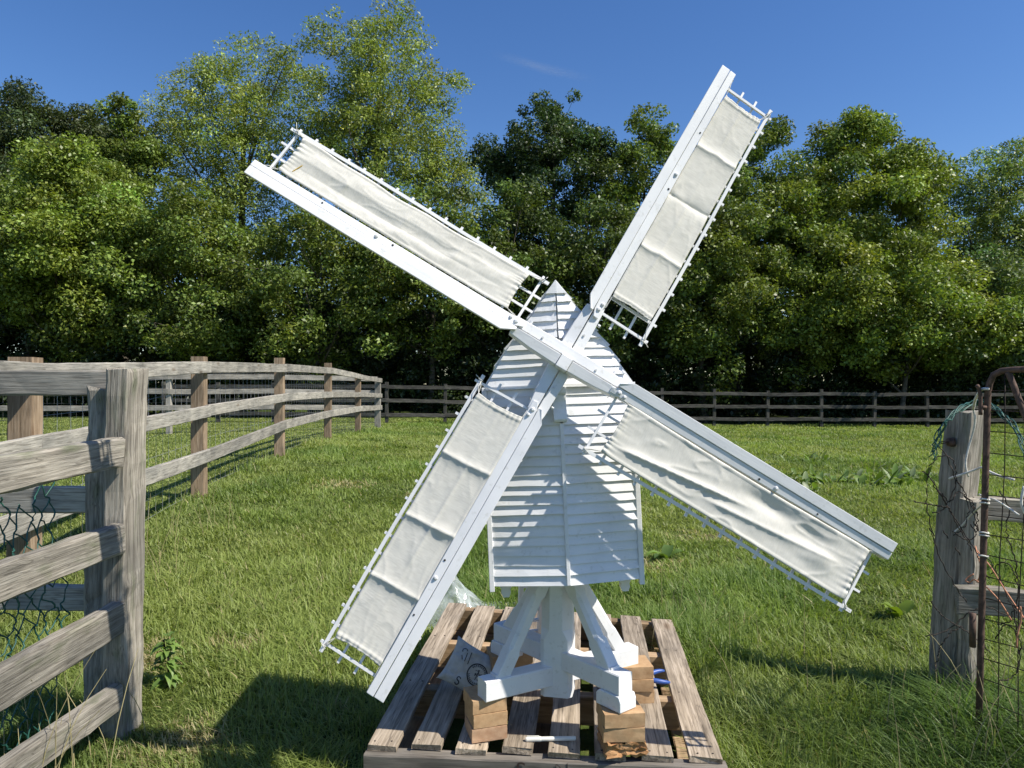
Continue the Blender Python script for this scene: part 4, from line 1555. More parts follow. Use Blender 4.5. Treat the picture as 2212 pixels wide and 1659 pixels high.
# ------------------------------------------------------------------ small things on the pallet
def make_bag():
    cx, cy = -0.135, 2.36
    cz = pal_z(cx, cy)
    root_M = Matrix.Translation((cx, cy, cz + 0.062)) @ Matrix.Rotation(R(14), 4, 'Z') @ Matrix.Rotation(R(-24), 4, 'X') @ Matrix.Rotation(R(33), 4, 'Y')
    n = 40
    W, H, T = 0.185, 0.150, 0.034
    v, f = [], []
    def surf(u, w, side):
        a, b = 2 * u - 1, 2 * w - 1
        pillow = ((1 - a * a) * (1 - b * b)) ** 0.42
        pin = 1 - 0.10 * (1 - abs(a) ** 3) * b * b - 0.0
        pin2 = 1 - 0.12 * (1 - abs(b) ** 3) * a * a
        wr = 0.006 * float(vnoise(u * 7 + 3 * side, w * 7, 3)) + 0.003 * float(vnoise(u * 17, w * 17 + side, 9))
        return (a * W / 2 * pin2, -side * (T * pillow + wr * (pillow > 0.05)), b * H / 2 * pin)
    for side in (1, -1):
        base = len(v)
        for i in range(n + 1):
            for j in range(n + 1):
                v.append(surf(i / n, j / n, side))
        for i in range(n):
            for j in range(n):
                q = (base + i * (n + 1) + j, base + (i + 1) * (n + 1) + j, base + (i + 1) * (n + 1) + j + 1, base + i * (n + 1) + j + 1)
                f.append(q if side == 1 else q[::-1])
    me = bpy.data.meshes.new("calico_bag")
    me.from_pydata(v, [], f)
    bm = bmesh.new(); bm.from_mesh(me)
    bmesh.ops.remove_doubles(bm, verts=bm.verts, dist=0.0004)
    bm.to_mesh(me); bm.free()
    o = link("calico_bag", me, M_BAG, None, root_M, smooth=True)
    tag(o, "small pale calico bag with black stamped writing leaning behind the trestle foot", "bag")

    def on_surf(x, z):
        u, w_ = x / (W * 0.97) + 0.5, z / (H * 0.97) + 0.5
        return surf(min(max(u, 0.02), 0.98), min(max(w_, 0.02), 0.98), 1)[1] - 0.0012

    def strokes(name, lines, wd):
        b = MB()
        for ln in lines:
            fine = []
            for p, q in zip(ln[:-1], ln[1:]):
                m = max(2, int(math.hypot(q[0] - p[0], q[1] - p[1]) / 0.004))
                fine += [(p[0] + (q[0] - p[0]) * i / m, p[1] + (q[1] - p[1]) * i / m) for i in range(m)]
            fine.append(ln[-1])
            b.tube([(x, on_surf(x, z) + 0.0004, z) for x, z in fine], wd, 5)
        b.build(name, M_INK, o, root_M)

    def arc(cx_, cz_, r, a0, a1, n_=22):
        return [(cx_ + r * math.cos(R(a0 + (a1 - a0) * i / n_)), cz_ + r * math.sin(R(a0 + (a1 - a0) * i / n_))) for i in range(n_ + 1)]
    strokes("lettering", [arc(-0.050, 0.038, 0.008, 20, 220), [(-0.054, 0.022), (-0.047, 0.010)], [(-0.040, 0.036), (-0.038, 0.008)], [(-0.028, 0.044), (-0.024, 0.006)]], 0.0013)
    strokes("lettering", [arc(-0.028, -0.046, 0.006, 20, 270, 12) + arc(-0.028, -0.058, 0.006, 90, -160, 12)], 0.0017)
    c0 = (0.020, -0.008)
    strokes("round_stamp", [arc(c0[0], c0[1], 0.034, 0, 360, 48)], 0.0013)
    strokes("round_stamp", [arc(c0[0], c0[1], 0.032, 0, 360, 48)], 0.0006)
    # small letters round the rim, a plain plant-like device in the middle
    rim = []
    for a in list(range(30, 160, 13)) + list(range(200, 345, 13)):
        ca, sa = math.cos(R(a)), math.sin(R(a))
        rim.append([(c0[0] + 0.0235 * ca, c0[1] + 0.0235 * sa), (c0[0] + 0.0295 * ca, c0[1] + 0.0295 * sa)])
        rim.append([(c0[0] + 0.0295 * ca, c0[1] + 0.0295 * sa), (c0[0] + 0.027 * math.cos(R(a + 7)), c0[1] + 0.027 * math.sin(R(a + 7)))])
    strokes("round_stamp", rim, 0.0009)
    rr = random.Random(4)
    dev = []
    for i in range(16):
        a = rr.uniform(0, 360)
        r_ = rr.uniform(0.004, 0.016)
        x, z = c0[0] + r_ * math.cos(R(a)), c0[1] + r_ * math.sin(R(a))
        dev.append([(x, z), (x + rr.uniform(-.007, .007), z + rr.uniform(-.007, .007))])
    dev.append([(c0[0], c0[1] - 0.017), (c0[0] + 0.001, c0[1] + 0.016)])
    strokes("round_stamp", dev, 0.0011)


make_bag()


def make_pen():
    x0, x1 = P(1135, 1579, 2.02), P(1244, 1585, 2.02)
    for p in (x0, x1):
        p.z = pal_z(p.x, p.y) + 0.0075
    x1.z += 0.0015
    M = frame(x0, x1)
    L = (x1 - x0).length
    b = MB()
    b.tube([Vector((0.040, 0, 0)), Vector((L - 0.003, 0, 0)), Vector((L, 0, 0))], [0.0062, 0.0062, 0.0045], 16)
    o = b.build("paint_pen", M_PEN, None, M, smooth=False)
    tag(o, "white pen with its cap on, lying across two boards at the front of the pallet", "pen")
    c = MB()
    c.tube([Vector((0, 0, 0)), Vector((0.003, 0, 0)), Vector((0.041, 0, 0)), Vector((0.045, 0, 0))], [0.0050, 0.0068, 0.0073, 0.0066], 16)
    c.box((0.022, 0, 0.0083), (0.034, 0.003, 0.002))
    c.build("cap", M_PEN, o, M)


make_pen()


def make_pliers():
    tip = P(1436, 1441, 2.42)
    root = Vector(P(1388, 1447, 2.38))
    z = pal_z(root.x, root.y)
    root.z = z + 0.030
    t = thing("pliers", root, "pliers with blue handles lying open beside the right-hand bricks", "pliers")
    M = Matrix.Translation(root) @ Matrix.Rotation(R(12), 4, 'Z')
    for sgn, a in ((1, 0.030), (-1, 0.016)):
        b = MB()
        pts, rad = [], []
        for i in range(9):
            s = i / 8
            pts.append(Vector((0.010 + 0.078 * s, sgn * (0.007 + 0.016 * math.sin(s * 1.9)), (0.010 * math.sin(s * 1.9) if sgn > 0 else -0.012 * s))))
            rad.append(0.0068 * (0.75 + 0.5 * math.sin(math.pi * min(1, s * 1.05))) if i < 8 else 0.0035)
        b.tube(pts, rad, 12)
        b.build("handle", M_BLUE, t, M, smooth=True)
    h = MB()
    for sgn in (1, -1):
        h.tube([Vector((0.014, sgn * 0.010, -0.001)), Vector((-0.012, -sgn * 0.002, 0)), Vector((-0.03, -sgn * 0.006, 0)), Vector((-0.062, -sgn * 0.003, 0))], [0.0045, 0.009, 0.0075, 0.0035], 8)
    h.tube([Vector((-0.012, 0, -0.009)), Vector((-0.012, 0, 0.009))], 0.006, 10)
    h.build("jaws", M_STEEL, t, M, smooth=True)


make_pliers()


def make_film():
    # crumpled clear polythene spilling behind the pallet's back left corner
    n = 46
    c0 = Vector((-0.26, 3.42, 0))
    v, f = [], []
    for i in range(n + 1):
        for j in range(n + 1):
            u, w_ = i / n, j / n
            x = -0.21 + 0.54 * u + 0.03 * float(vnoise(w_ * 4, u * 3, 8))
            y = -0.10 + 0.36 * w_
            hump = math.exp(-((u - 0.33) ** 2) / 0.055) * math.exp(-((w_ - 0.45) ** 2) / 0.11)
            z = 0.05 + 0.190 * hump + 0.020 * float(fbm(u * 6 + 0.5 * w_, w_ * 5, 14, 3)) * (0.3 + hump) + 0.012 * math.sin((u + 0.4 * w_) * 34) * (0.15 + hump)
            if w_ < 0.12:
                z -= (0.12 - w_) * 0.5
            v.append((c0.x + x, c0.y + y, gz1(c0.x + x, c0.y + y) + max(0.03, z)))
    for i in range(n):
        for j in range(n):
            f.append((i * (n + 1) + j, (i + 1) * (n + 1) + j, (i + 1) * (n + 1) + j + 1, i * (n + 1) + j + 1))
    me = bpy.data.meshes.new("polythene_sheet")
    me.from_pydata(v, [], f)
    o = link("polythene_sheet", me, M_FILM, None, Matrix(), smooth=True)
    tag(o, "crumpled clear polythene sheet lying in the grass behind the pallet", "plastic sheet")


make_film()


# ------------------------------------------------------------------ fences
def wire_mesh(pts, top, low, nh, vstep, r, seed=0):
    """stock netting along a polyline pts of (x, y); heights are above the soil"""
    b = MB()
    rr = random.Random(seed)
    dense = []
    for (a, c) in zip(pts[:-1], pts[1:]):
        L = math.hypot(c[0] - a[0], c[1] - a[1])
        m = max(1, int(L / vstep))
        dense += [(a[0] + (c[0] - a[0]) * i / m, a[1] + (c[1] - a[1]) * i / m) for i in range(m)]
    dense.append(pts[-1])
    hs = [low + (top - low) * (i / (nh - 1)) for i in range(nh)]
    for h in hs:
        b.tube([(x, y, gz1(x, y) + h + 0.012 * float(vnoise(k * 0.3, h * 9, seed))) for k, (x, y) in enumerate(dense)], r, 3, cap=False)
    for (x, y) in dense:
        g = gz1(x, y)
        b.tube([(x, y, g + low), (x + rr.uniform(-.006, .006), y, g + (low + top) / 2), (x, y, g + top)], r * 0.85, 3, cap=False)
    return b


def make_paddock_fence():
    pts = FENCE_LINE
    x, y = pts[1]
    root = thing("paddock_fence", (x, y, gz1(x, y)), "long grey three-rail fence with brown posts curving away on the left", "fence", "post and rail fences")
    # heights of rail centres above eye level, read along the line: (top, middle, bottom)
    hz = {0: (0.045, -0.33, -0.68), 1: (0.055, -0.31, -0.66), 2: (0.155, -0.25, -0.66), 3: (0.21, -0.175, -0.535), 4: (0.235, -0.185, -0.52), 5: (0.155, -0.235, -0.54), 6: (0.085, -0.30, -0.60)}
    tops = {0: 0.12, 1: 0.135, 2: 0.252, 3: 0.345, 4: 0.375, 5: 0.22, 6: 0.135}
    for i, (x, y) in enumerate(pts):
        if i == 0:
            continue
        g = gz1(x, y)
        d = Vector((pts[min(i + 1, 6)][0] - pts[i - 1][0], pts[min(i + 1, 6)][1] - pts[i - 1][1], 0)).normalized()
        wz = 0.105 if i < 6 else 0.12
        beam("post", (x, y, g - 0.1), (x + random.uniform(-.01, .01), y, CZ + tops[i]), wz, 0.118 if i < 6 else 0.14, M_POST if i < 6 else M_RAIL, root, up=d.cross(Vector((0, 0, 1))), ch=0.004, jit=0.0016)
    for r_ in range(3):
        for i in range(6):
            (xa, ya), (xb, yb) = pts[i], pts[i + 1]
            d = Vector((xb - xa, yb - ya, 0)).normalized()
            nr = Vector((d.y, -d.x, 0))
            off = nr * (0.055 + 0.022 + 0.001)
            a = Vector((xa, ya, CZ + hz[i][r_])) + off - d * (0.10 if i == 0 else 0.03)
            b = Vector((xb, yb, CZ + hz[i + 1][r_])) + off + d * (0.03 if i < 5 else 0.12)
            a.z += random.uniform(-.006, .006)
            beam("rail", a, b, 0.040, 0.104 if r_ < 2 else 0.114, M_RAIL, root, ch=0.004, jit=0.0016)
    wl = [(p[0] - 0.065, p[1]) for p in pts]
    b = wire_mesh(wl, 1.12, 0.05, 8, 0.15, 0.0016, 3)
    b.build("stock_wire", M_GALV, root)
    # far side of the paddock
    far = [(-21.0, 15.8), (-17.5, 16.0), (-14.2, 16.2), (-11.0, 16.5), (-8.05, 16.7), (-5.7, 17.4), (-3.46, 18.25)]
    x, y = far[4]
    r2 = thing("paddock_fence", (x, y, gz1(x, y)), "far three-rail fence across the mown paddock, seen between the nearer fence's rails", "fence", "post and rail fences")
    zt = CZ + 0.24
    for i, (x, y) in enumerate(far[:-1]):
        beam("post", (x, y, gz1(x, y) - 0.1), (x, y, zt + (0.05 if i != 3 else 0.06)), 0.11, 0.11, M_RAIL, r2, up=(0, 1, 0), ch=0.004)
    for h in (0.155, -0.20, -0.58):
        for i in range(len(far) - 1):
            a, b = Vector((far[i][0], far[i][1] - 0.08, CZ + h + random.uniform(-.01, .01) + 0.02)), Vector((far[i + 1][0] + 0.02, far[i + 1][1] - 0.08, CZ + h + (0.02 if i < 5 else -0.03) + random.uniform(-.01, .01)))
            beam("rail", a, b, 0.038, 0.12, M_RAIL, r2, ch=0.004, jit=0.002, seg=20)
    wire_mesh([(p[0], p[1] + 0.06) for p in far], 1.1, 0.05, 7, 0.16, 0.0016, 6).build("stock_wire", M_GALV, r2)


make_paddock_fence()


def make_back_fence():
    pts = [(-3.30, 22.0)]
    ctrl = [(-12.0, 23.5), (-4.3, 23.0), (-2.35, 23.3), (6.0, 25.0), (8.3, 25.0), (10.4, 24.9), (14.0, 24.9), (22.0, 25.0)]
    xs = []
    root = thing("back_fence", (6.0, 25.0, gz1(6.0, 25.0)), "lichened three-rail fence along the foot of the trees, coloured dark for their shade", "fence", "post and rail fences")
    cx, cy = [c[0] for c in ctrl], [c[1] for c in ctrl]
    x = -11.5
    P_ = []
    while x < 21.5:
        P_.append((x, float(np.interp(x, cx, cy))))
        x += 1.86
    for (x, y) in P_:
        g = gz1(x, y)
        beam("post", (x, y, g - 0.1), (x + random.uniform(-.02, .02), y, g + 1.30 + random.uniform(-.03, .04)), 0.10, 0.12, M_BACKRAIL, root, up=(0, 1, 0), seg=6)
    for h in (1.17, 0.72, 0.28):
        for a, b in zip(P_[:-1], P_[1:]):
            va = Vector((a[0], a[1] - 0.075, gz1(*a) + h + random.uniform(-.02, .02)))
            vb = Vector((b[0], b[1] - 0.075, gz1(*b) + h + random.uniform(-.02, .02)))
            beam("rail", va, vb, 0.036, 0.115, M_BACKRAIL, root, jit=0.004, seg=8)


make_back_fence()


def make_near_fence():
    px, py = -1.275, 2.395
    root = thing("near_fence", (px, py, gz1(px, py)), "weathered fence at the near left with a split post and green wire netting", "fence")
    g = gz1(px, py)
    beam("post", (px - 0.048, py + 0.004, g - 0.12), (px - 0.020, py, CZ + 0.050), 0.132, 0.079, M_OLD, root, up=(1, 0, 0), ch=0.008, jit=0.0030, seg=30, round_end=0.008)
    beam("post", (px - 0.140, py + 0.050, g - 0.12), (px - 0.124, py + 0.040, CZ - 0.022), 0.080, 0.088, M_OLD, root, up=(1, 0, 0), ch=0.012, jit=0.0045, seg=30, round_end=0.010)
    # rails: right-hand ends butt the post, left-hand ends run out past the camera
    zs = [(-0.221, -0.238, 0.095), (-0.507, -0.485, 0.097), (-0.761, -0.758, 0.106), (-1.014, -0.95, 0.084)]
    xr = -1.283
    for (z0, z1, h) in zs:
        e = py - 0.072
        beam("rail", (xr - 0.004, e - random.uniform(0, 0.012), CZ + z0), (xr, 0.25, CZ + z1 + (z1 - z0) * 0.3), 0.046, h, M_OLD, root, ch=0.007, jit=0.0026, seg=34, round_end=0.003)
    # lateral rails going off to the left
    beam("rail", (-1.392, 2.47, CZ + 0.000), (-3.6, 2.60, CZ + 0.012), 0.040, 0.088, M_RAIL, root, ch=0.005, jit=0.002)
    beam("rail", (-1.40, 2.47, CZ - 0.40), (-3.6, 2.60, CZ - 0.44), 0.040, 0.09, M_RAIL, root, ch=0.005, jit=0.002)
    beam("rail", (-1.40, 2.47, CZ - 0.74), (-3.6, 2.60, CZ - 0.76), 0.040, 0.085, M_RAIL, root, ch=0.005, jit=0.002)
    # green coated netting hung behind the rails: hexagons, sagging
    b = MB()
    r = np.random.default_rng(9)
    hx, hz_ = 0.056, 0.066
    nx, nz = 34, 20
    nodes = {}
    def node(i, j, k):
        key = (i, j, k)
        if key not in nodes:
            y = 2.25 - i * hx - (0.5 * hx if j % 2 else 0)
            z = CZ - 0.31 - j * hz_ * 0.75 - (0.25 * hz_ if k else 0)
            sag = 0.02 * float(vnoise(y * 5, z * 5, 2))
            lean = 0.05 * float(vnoise(y * 2.3, z * 2.1, 12)) - 0.03
            nodes[key] = Vector((-1.372 + lean + r.normal(0, .004), y + r.normal(0, .005) + 0.04 * float(vnoise(z * 4, y * 2, 5)), z + sag + r.normal(0, .004)))
        return nodes[key]
    for j in range(nz):
        for i in range(nx):
            a, c = node(i, j, 0), node(i, j, 1)
            if r.uniform() < 0.03 or (j == 0 and r.uniform() < 0.4):
                continue
            m = (a + c) / 2 + Vector((0.004, 0, 0))
            b.tube([a, m, c], 0.0028, 5, cap=False)
            if j + 1 < nz:
                if j % 2 == 0:
                    nb = [(i, j + 1, 0), (i - 1, j + 1, 0)]
                else:
                    nb = [(i, j + 1, 0), (i + 1, j + 1, 0)]
                for q in nb:
                    if 0 <= q[0] < nx:
                        e = node(*q)
                        m = (c + e) / 2 + Vector((r.normal(0, .005), r.normal(0, .003), r.normal(0, .004)))
                        b.tube([c, m, e], 0.0022, 5, cap=False)
    b.build("wire_netting", M_GREENWIRE, root, smooth=True)


make_near_fence()


def curve_pts(pts, n=40):
    """smooth line through the given points (Catmull-Rom)"""
    pts = [Vector(p) for p in pts]
    q = [pts[0] * 2 - pts[1]] + pts + [pts[-1] * 2 - pts[-2]]
    out = []
    m = len(pts) - 1
    for s in range(m):
        a, b, c, d = q[s], q[s + 1], q[s + 2], q[s + 3]
        k = max(2, n // m)
        for i in range(k):
            t = i / k
            out.append(0.5 * ((2 * b) + (c - a) * t + (2 * a - 5 * b + 4 * c - d) * t * t + (3 * b - a - 3 * c + d) * t ** 3))
    out.append(pts[-1])
    return out


def make_gate_side():
    # leaning square post with a shorter doubled timber and two rails going off to the right
    base, top = P(2043, 1500, 2.75), P(2083, 889, 2.72)
    gb = gz1(base.x, base.y)
    root = thing("gate_post", (base.x, base.y, gb), "leaning grey gate post at the right with two short rails and bits of string", "gate post")
    d = (top - base).normalized()
    low = base - d * 0.12
    rot = Vector((math.cos(R(24)), math.sin(R(24)), 0))
    beam("post", low, top, 0.100, 0.098, M_OLD, root, up=rot, ch=0.008, jit=0.003, seg=24, round_end=0.004)
    ob, ot = base + Vector((0.055, -0.062, 0)), P(2105, 1078, 2.66)
    beam("doubled_post", ob - d * 0.1, ot, 0.060, 0.085, M_OLD, root, up=rot, ch=0.006, jit=0.003, seg=18, round_end=0.004)
    beam("rail", P(2098, 1096, 2.70), P(2330, 1110, 2.62), 0.045, 0.088, M_OLD, root, ch=0.006, jit=0.003, round_end=0.004)
    beam("rail", P(2066, 1296, 2.615), P(2340, 1312, 2.50), 0.050, 0.100, M_OLD, root, ch=0.006, jit=0.004, round_end=0.006)
    eb = MB()
    e0 = P(2050, 955, 2.70)
    eb.tube([e0 + Vector((0.015, 0, 0)), e0 + Vector((-0.004, 0, 0))], [0.018, 0.016], 10)
    eb.tube(curve_pts([e0, e0 + Vector((-0.022, -0.004, 0.003)), e0 + Vector((-0.038, -0.004, 0.0)), e0 + Vector((-0.022, 0.002, -0.005)), e0], 16), 0.0022, 6)
    eb.build("ring_bolt", M_RUST, root, smooth=True)

    # rusty tube gate with welded mesh, swinging towards the camera
    g0 = P(2135, 829, 2.30)
    gd = Vector((0.49, -0.87, 0)).normalized()
    gate = thing("mesh_gate", (g0.x, g0.y, gz1(g0.x, g0.y)), "rusty tubular gate with square welded mesh at the right edge", "gate")
    zt, zb = CZ + 0.045, CZ - 1.15
    tilt = Vector((-0.030, 0, 0))
    def G(s, z):
        return Vector((g0.x, g0.y, z)) + gd * s + tilt * ((zt - z) / 1.1)
    Lg = 1.05
    rt = 0.0100
    outer = [G(0, zb - 0.02), G(0, zb + 0.3), G(0, zb + 0.6), G(0, zt - 0.08), G(0.004, zt - 0.045), G(0.016, zt - 0.016), G(0.04, zt - 0.003), G(0.075, zt), G(0.3, zt + 0.004), G(Lg, zt + 0.01), G(Lg, zb)]
    tb = MB()
    tb.tube(outer, rt, 12)
    tb.build("tube_frame", M_RUST, gate, smooth=True)
    tb = MB()
    tb.tube([G(0, zb), G(0.4, zb), G(Lg, zb)], rt, 12)
    tb.tube(curve_pts([G(0.058, zt - 0.008), G(0.075, zt - 0.05), G(0.105, zt - 0.13), G(0.22, zt - 0.42), G(0.55, zb + 0.1)], 24), rt * 0.95, 12)
    tb.build("brace", M_RUST, gate, smooth=True)
    mw = MB()
    s = 0.052
    k = 0
    while s < Lg:
        mw.tube([G(s + 0.004 * math.sin(q * 1.3 + k), zb + (zt - zb) * q / 8) for q in range(9)], 0.0017, 5)
        s += 0.058
        k += 1
    z = zt - 0.068
    k = 0
    while z > zb:
        mw.tube([G(-0.002 + Lg * q / 10, z + 0.004 * math.sin(q * 1.1 + k)) + Vector((0.003, 0, 0)) for q in range(11)], 0.0017, 5)
        z -= 0.0665
        k += 1
    mw.build("welded_mesh", M_RUSTWIRE, gate, smooth=True)
    hg = MB()
    h0 = G(0, CZ - 0.03) + Vector((-0.018, -0.004, 0))
    hg.tube(curve_pts([h0 + Vector((-0.008, 0, -0.07)), h0 + Vector((-0.008, 0, -0.02)), h0 + Vector((-0.012, 0, 0.012)), h0 + Vector((-0.020, 0, 0.026))], 12), 0.006, 8)
    hg.build("hinge_hook", M_RUST, gate, smooth=True)
    hg = MB()
    hg.tube([h0 + Vector((0.01, 0, -0.045)), h0 + Vector((-0.012, 0, -0.045))], 0.006, 8)
    hg.build("hinge", M_RUST, gate, smooth=True)
    hg = MB()
    h1 = G(0, CZ - 0.80) + Vector((-0.016, -0.004, 0))
    hg.tube([h1 + Vector((-0.014, 0, 0.06)), h1 + Vector((-0.012, 0.004, -0.05))], 0.010, 8)
    hg.build("hinge", M_RUST, gate, smooth=True)

    # tangle of wire netting round the post
    D = 2.45
    def q(*pts, D0=D):
        return [P(u, v, d if d else D0) for (u, v, d) in pts]
    b = MB()
    rr = random.Random(21)
    # green twisted bundle over the top of the post
    main = curve_pts(q((2011, 1000, 0), (2022, 960, 0), (2042, 915, 0), (2068, 885, 2.50), (2100, 869, 2.58), (2130, 870, 2.55), (2165, 893, 2.45), (2195, 930, 2.35), (2216, 985, 2.25), (2224, 1060, 2.2), (2226, 1180, 2.2)), 110)
    for strand in range(6):
        ph = strand * 1.05
        am = 0.004 + 0.010 * rr.random()
        pts = [p + Vector((am * math.cos(i * 0.55 + ph) + 0.010 * float(vnoise(i * 0.12, strand, 3)), 0.010 * math.sin(i * 0.4 + ph), am * math.sin(i * 0.62 + ph) + 0.012 * float(vnoise(i * 0.1, strand + 7.3, 4)))) for i, p in enumerate(main)]
        b.tube(pts[rr.randint(0, 10): len(pts) - rr.randint(0, 25)], 0.0019, 5)
    gw = thing("wire_tangle", P(2060, 1000, 2.45), "tangle of green and rusty chicken wire hooped over the leaning gate post", "wire netting")
    b.build("green_wire", M_GREENWIRE, gw, smooth=True)
    d_ = MB()
    loops = [
        [(2011, 1000, 0), (2003, 1040, 0), (2001, 1085, 0), (2008, 1130, 0), (2022, 1180, 0), (2040, 1225, 0), (2062, 1262, 0), (2085, 1300, 0)],
        [(2012, 1002, 0), (2032, 985, 0), (2055, 990, 0), (2065, 1015, 0), (2062, 1050, 0), (2048, 1085, 0), (2030, 1105, 0), (2012, 1108, 0)],
        [(2006, 1028, 0), (2022, 1055, 0), (2045, 1090, 0), (2070, 1130, 0), (2095, 1170, 0), (2118, 1210, 0), (2135, 1250, 0)],
        [(2025, 960, 0), (2045, 985, 0), (2062, 1030, 0), (2082, 1060, 0), (2100, 1100, 0), (2110, 1140, 0), (2130, 1165, 0)],
        [(2050, 1085, 0), (2070, 1062, 0), (2088, 1078, 0), (2092, 1110, 0), (2080, 1140, 0), (2060, 1158, 0)],
        [(1975, 1083, 0), (2000, 1088, 0), (2030, 1093, 0), (2052, 1097, 0)],
        [(1994, 1018, 0), (2010, 1032, 0), (2040, 1080, 0), (2068, 1135, 0), (2100, 1190, 0)],
        [(2058, 1148, 0), (2085, 1165, 0), (2106, 1158, 0), (2112, 1120, 0), (2100, 1085, 0), (2082, 1070, 0)],
        [(2010, 1298, 0), (2030, 1325, 0), (2055, 1345, 0), (2085, 1362, 0), (2115, 1385, 0), (2140, 1410, 0)],
        [(2000, 1375, 0), (2045, 1362, 0), (2080, 1335, 0), (2102, 1318, 0), (2130, 1312, 0), (2160, 1322, 0), (2200, 1345, 0)],
        [(2020, 1450, 0), (2030, 1405, 0), (2050, 1370, 0), (2078, 1352, 0)],
        [(2160, 1060, 2.3), (2180, 1100, 2.3), (2175, 1150, 2.3), (2190, 1200, 2.3), (2200, 1260, 2.3), (2192, 1330, 2.3), (2205, 1420, 2.3)],
        [(2140, 1240, 2.4), (2165, 1215, 2.35), (2190, 1235, 2.3), (2200, 1290, 2.3), (2180, 1340, 2.3), (2155, 1350, 2.35)],
        [(2150, 1380, 2.35), (2170, 1350, 2.3), (2195, 1365, 2.3), (2205, 1410, 2.3), (2190, 1460, 2.3), (2160, 1470, 2.3)],
        [(2125, 1195, 2.4), (2150, 1230, 2.35), (2178, 1290, 2.3), (2210, 1350, 2.25)],
    ]
    for ln in loops:
        d_.tube([p + Vector((rr.gauss(0, .0012), rr.gauss(0, .004), rr.gauss(0, .0012))) for p in curve_pts(q(*ln), 44)], 0.0019, 5)
    for i in range(9):      # twisted joints
        u, v = rr.uniform(2005, 2120), rr.uniform(1000, 1240)
        p = P(u, v, D)
        d_.tube([p + Vector((0.002 * math.cos(k * 1.4), 0, -0.004 * k)) + Vector((0.003 * k, 0, 0)) for k in range(8)], 0.0022, 5)
    d_.build("rusty_wire", M_RUSTWIRE, gw, smooth=True)

    # string and twine
    s = MB()
    s.tube(curve_pts(q((2050, 1034, 2.64), (2075, 1026, 2.60), (2108, 1014, 2.57), (2122, 1010, 2.53), (2140, 1020, 2.42), (2165, 1030, 2.30), (2190, 1036, 2.22)), 30), [0.004] * 31, 6)
    s.tube(curve_pts(q((2102, 880, 2.55), (2106, 910, 2.56), (2100, 940, 2.58), (2090, 975, 2.59), (2086, 1005, 2.59), (2092, 1030, 2.59)), 30), 0.0035, 6)
    s.tube(curve_pts(q((2102, 884, 2.55), (2107, 862, 2.4), (2120, 842, 2.31), (2135, 840, 2.28)), 18), 0.0048, 6)
    s.tube(curve_pts(q((2115, 1068, 2.6), (2135, 1076, 2.5), (2150, 1080, 2.28), (2175, 1095, 2.24), (2200, 1112, 2.18)), 24), 0.003, 6)
    for v in (1078, 1086, 1150, 1156, 1200):
        c = G(0, P(2127, v, 2.30).z)
        s.tube([c + Vector((0.0125 * math.cos(a), 0.0125 * math.sin(a), 0.002 * math.sin(a * 2))) for a in np.linspace(0, 2 * np.pi, 15)], 0.0028, 6)
    s.tube(curve_pts(q((2127, 1086, 2.29), (2100, 1110, 2.5), (2078, 1135, 2.56), (2060, 1150, 2.58)), 20), 0.003, 6)
    s.tube(curve_pts(q((2212, 1050, 2.2), (2206, 1085, 2.2), (2214, 1110, 2.2)), 10), 0.004, 6)
    o = s.build("white_string", M_TWINE, None, smooth=True)
    tag(o, "off-white string tying the rusty gate to the leaning post", "string")
    t = MB()
    t.tube(curve_pts(q((2103, 1240, 2.52), (2092, 1246, 2.53), (2086, 1254, 2.53), (2094, 1258, 2.52), (2104, 1252, 2.5), (2120, 1262, 2.4), (2135, 1272, 2.33), (2160, 1300, 2.3), (2185, 1340, 2.28)), 50), 0.0025, 6)
    t.tube(curve_pts(q((2107, 1180, 2.54), (2112, 1200, 2.5), (2118, 1222, 2.45), (2116, 1245, 2.5), (2110, 1258, 2.52)), 24), 0.0025, 6)
    t.tube(curve_pts(q((2112, 1190, 2.5), (2122, 1205, 2.4), (2138, 1222, 2.33), (2165, 1265, 2.29), (2195, 1310, 2.24), (2212, 1335, 2.2)), 30), 0.0022, 6)
    t.tube(curve_pts(q((2204, 1310, 2.2), (2206, 1335, 2.2), (2198, 1370, 2.2), (2196, 1400, 2.2)), 14), 0.0026, 6)
    o = t.build("orange_twine", M_ORANGE, None, smooth=True)
    tag(o, "faded orange baler twine knotted between the gate post and the gate mesh", "twine")


make_gate_side()


# ------------------------------------------------------------------ weeds
def leaf_blade(b_v, b_f, tint, base, direction, L, W, col, r, droop=0.5, cup=0.2):
    d = Vector((direction[0], direction[1], 0)).normalized()
    sd = Vector((-d.y, d.x, 0))
    n = 5
    start = len(b_v)
    el = direction[2]
    for i in range(n + 1):
        t = i / n
        w_ = W * math.sin(math.pi * min(1, 0.12 + t * 0.88)) ** 0.8 * (1 - 0.25 * t)
        z = L * (el * t - droop * t * t)
        c = Vector(base) + d * (L * t * (1 - 0.2 * el)) + Vector((0, 0, z))
        ww = 0.012 * math.sin(i * 2.3 + L * 50)
        b_v += [c + sd * (w_ / 2) + Vector((0, 0, cup * w_ + ww * 0.3)), c, c - sd * (w_ / 2) + Vector((0, 0, cup * w_ - ww * 0.3))]
        tint += [col] * 3
    for i in range(n):
        a = start + i * 3
        b_f += [(a, a + 3, a + 4, a + 1), (a + 1, a + 4, a + 5, a + 2)]


